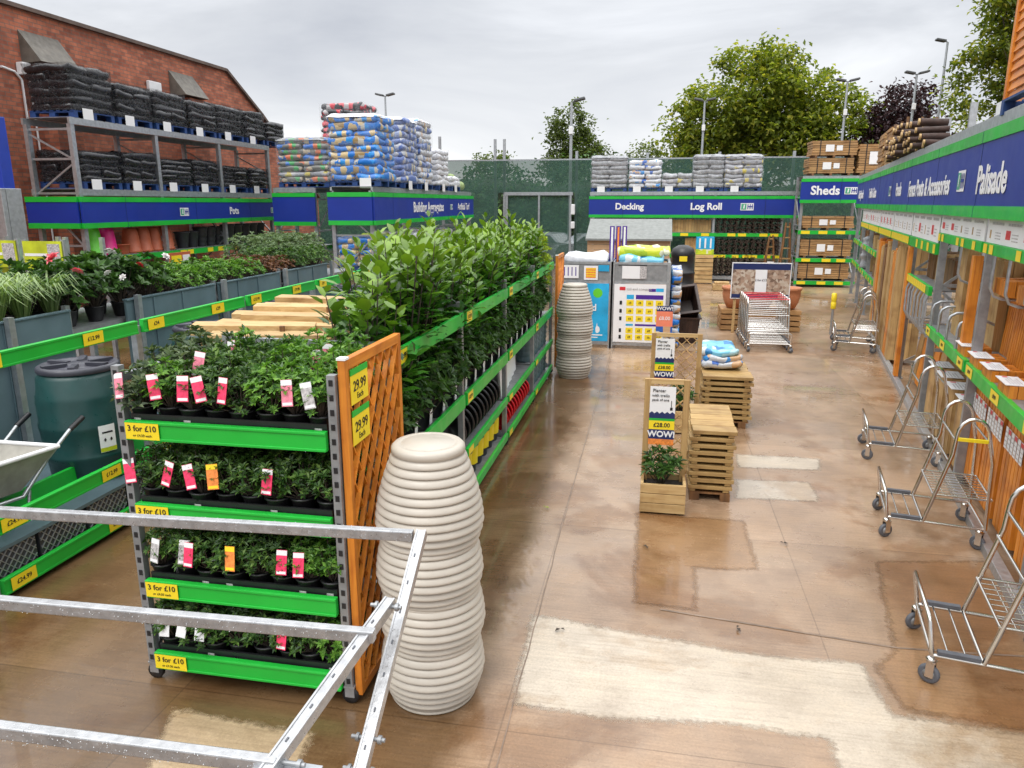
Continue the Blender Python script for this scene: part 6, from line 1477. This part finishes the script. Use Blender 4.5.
t=thing('price_sign','small orange pink price sign on a stake, its header reading WOW, beside the white poster','sign',(.24,14.85,0)); b=MB(); b.bx(-.16,.16,-.012,0,.62,.92,0); b.bx(-.16,.16,-.012,0,.921,1.03,1); b.bx(-.16,.16,-.012,0,.50,.619,2); b.build('card',[mat('coral_print',(.75,.22,.13),.4,0,.1,5),M['navy'],M['bwsack']],t); b=MB(); b.bx(-.02,.02,.002,.03,0,1.0); b.bx(-.15,.15,-.1,.1,0,.02); b.build('stand',M['galv'],t)
text('WOW!',.10,M['white'],t,(0,-.014,.975),FRONT,.02); text('£8.00',.10,M['white'],t,(0,-.014,.78),FRONT,.01)
# ---------------------------------------------------------------- galvanised frame in the foreground
fr=thing('trolley_frame','galvanised tubular trolley frame speckled with raindrops, cutting across the bottom left foreground','trolley frame',(-.7,1.5,0))
o=Vector((-.7,1.5,0)); L_=lambda p:tuple(Vector(p)-o)
for p,q in(((-.752,2.18,1.92),(-2.75,2.05,1.925)),((-.725,1.745,1.82),(-2.75,1.67,1.82)),((-.82,1.35,1.715),(-2.75,1.30,1.715))):
    b=MB(); b.bar(L_(p),L_(q),.030,.036); b.build('cross_rail',M['frame'],fr,bev=.004)
def channel(p,q,name):
    p=Vector(L_(p));q=Vector(L_(q)); d=(q-p).normalized(); a=d.cross(Vector((0,0,1))).normalized(); u=a.cross(d)
    b=MB(); b.bar(p,q,.034,.030,0); b.bar(p+a*.0140+u*.0165,q+a*.0140+u*.0165,.006,.0028,0); b.bar(p-a*.0140+u*.0165,q-a*.0140+u*.0165,.006,.0028,0)
    n=int((q-p).length/.10)
    for i in range(1,n): c=p+d*(i*.10); b.box(c+u*.0165,(.005,.013,.0015),1,Matrix((a,d,u)).transposed())
    return b.build(name,[M['frame'],M['rubber']],fr,bev=.003)
channel((-.728,2.20,1.925),(-.695,1.40,1.46),'side_channel'); channel((-.725,1.88,1.85),(-.868,1.15,1.665),'side_channel')
channel((-2.75,2.09,1.94),(-2.70,1.26,1.46),'side_channel'); channel((-2.76,1.9,1.855),(-2.8,1.15,1.665),'side_channel')
for x in(-.692,-2.70):
    b=MB(); b.bar(L_((x,1.30,.0)),L_((x,1.30,1.47)),.045,.045,0,(0,1,0)); b.build('leg',M['galv'],fr)
    b=MB(); b.bar(L_((x-.14,1.12,.0)),L_((x-.14,1.12,1.67)),.045,.045,0,(0,1,0)); b.build('leg',M['galv'],fr)
b=MB(); b.box(L_((-.80,1.30,1.70)),(.16,.16,.006)); b.build('corner_plate',M['galv'],fr)
b=MB()
for p in((-.704,1.62,1.588),(-.701,1.55,1.547),(-.73,1.86,1.845),(-.80,1.36,1.715)):
    c=Vector(L_(p)); b.tube([c+Vector((-.05,0,.0)),c+Vector((.045,0,0))],.006,8); b.tube([c+Vector((.026,0,0)),c+Vector((.036,0,0))],.012,6); b.tube([c+Vector((-.036,0,0)),c+Vector((-.028,0,0))],.012,6)
b.build('bolt',M['galvd'],fr)
b=MB(); b.box(L_((-.70,1.50,1.535)),(.05,.03,.03)); b.build('end_cap',M['black'],fr,bev=.004)
# raindrops sitting on the rails
b=MB(); rng=random.Random(6)
for p,q in(((-.752,2.18,1.92),(-2.6,2.06,1.925)),((-.725,1.745,1.82),(-2.3,1.68,1.82)),((-.82,1.35,1.715),(-1.9,1.31,1.715))):
    for i in range(420):
        c=Vector(p).lerp(Vector(q),rng.random()); r_=rng.uniform(.0007,.0020); k=rng.random()
        if k<.45: c+=Vector((0,rng.uniform(-.013,.013),.0182))
        elif k<.85: c+=Vector((0,-.0152,rng.uniform(-.017,.017)))
        else: c+=Vector((0,rng.uniform(-.006,.0),-.019)); r_*=1.25
        c=c-o
        b.add([c+Vector(v)*r_ for v in((1,0,0),(-1,0,0),(0,1,0),(0,-1,0),(0,0,1),(0,0,-1))],[(0,2,4),(2,1,4),(1,3,4),(3,0,4),(2,0,5),(1,2,5),(3,1,5),(0,3,5)],0,True)
dr_=b.build('raindrops',mat('water_drops',(.60,.62,.64),.05,.3,0,3),fr); dr_['kind']='stuff'
# fallen leaves
for i,(x,y) in enumerate(((-.98,6.9),(-1.35,4.75),(.05,6.2),(-.55,4.75),(.7,5.0),(1.25,6.5))):
    b=MB(); b.leaf(Vector((0,0,.006)),Vector((1,0,.05)).normalized(),Vector((0,0,1)),.05,.028); b.leaf(Vector((0,0,.008)),Vector((-.4,.8,.1)).normalized(),Vector((0,0,1)),.035,.02)
    tag(b.build('fallen_leaf',M['limeleaf'] if i==0 else M['bark'],None,(x,y,.010),i*1.3),['yellow fallen leaf on the dark floor beside the laurel rack','dark leaf scrap by the near pot stack','dark leaf scrap left of the trellis planters','dark leaf scrap on the pale patch','dark leaf scrap at the edge of the pale patch','dark leaf scrap near the chrome carts'][i],'leaf','fallen leaves')
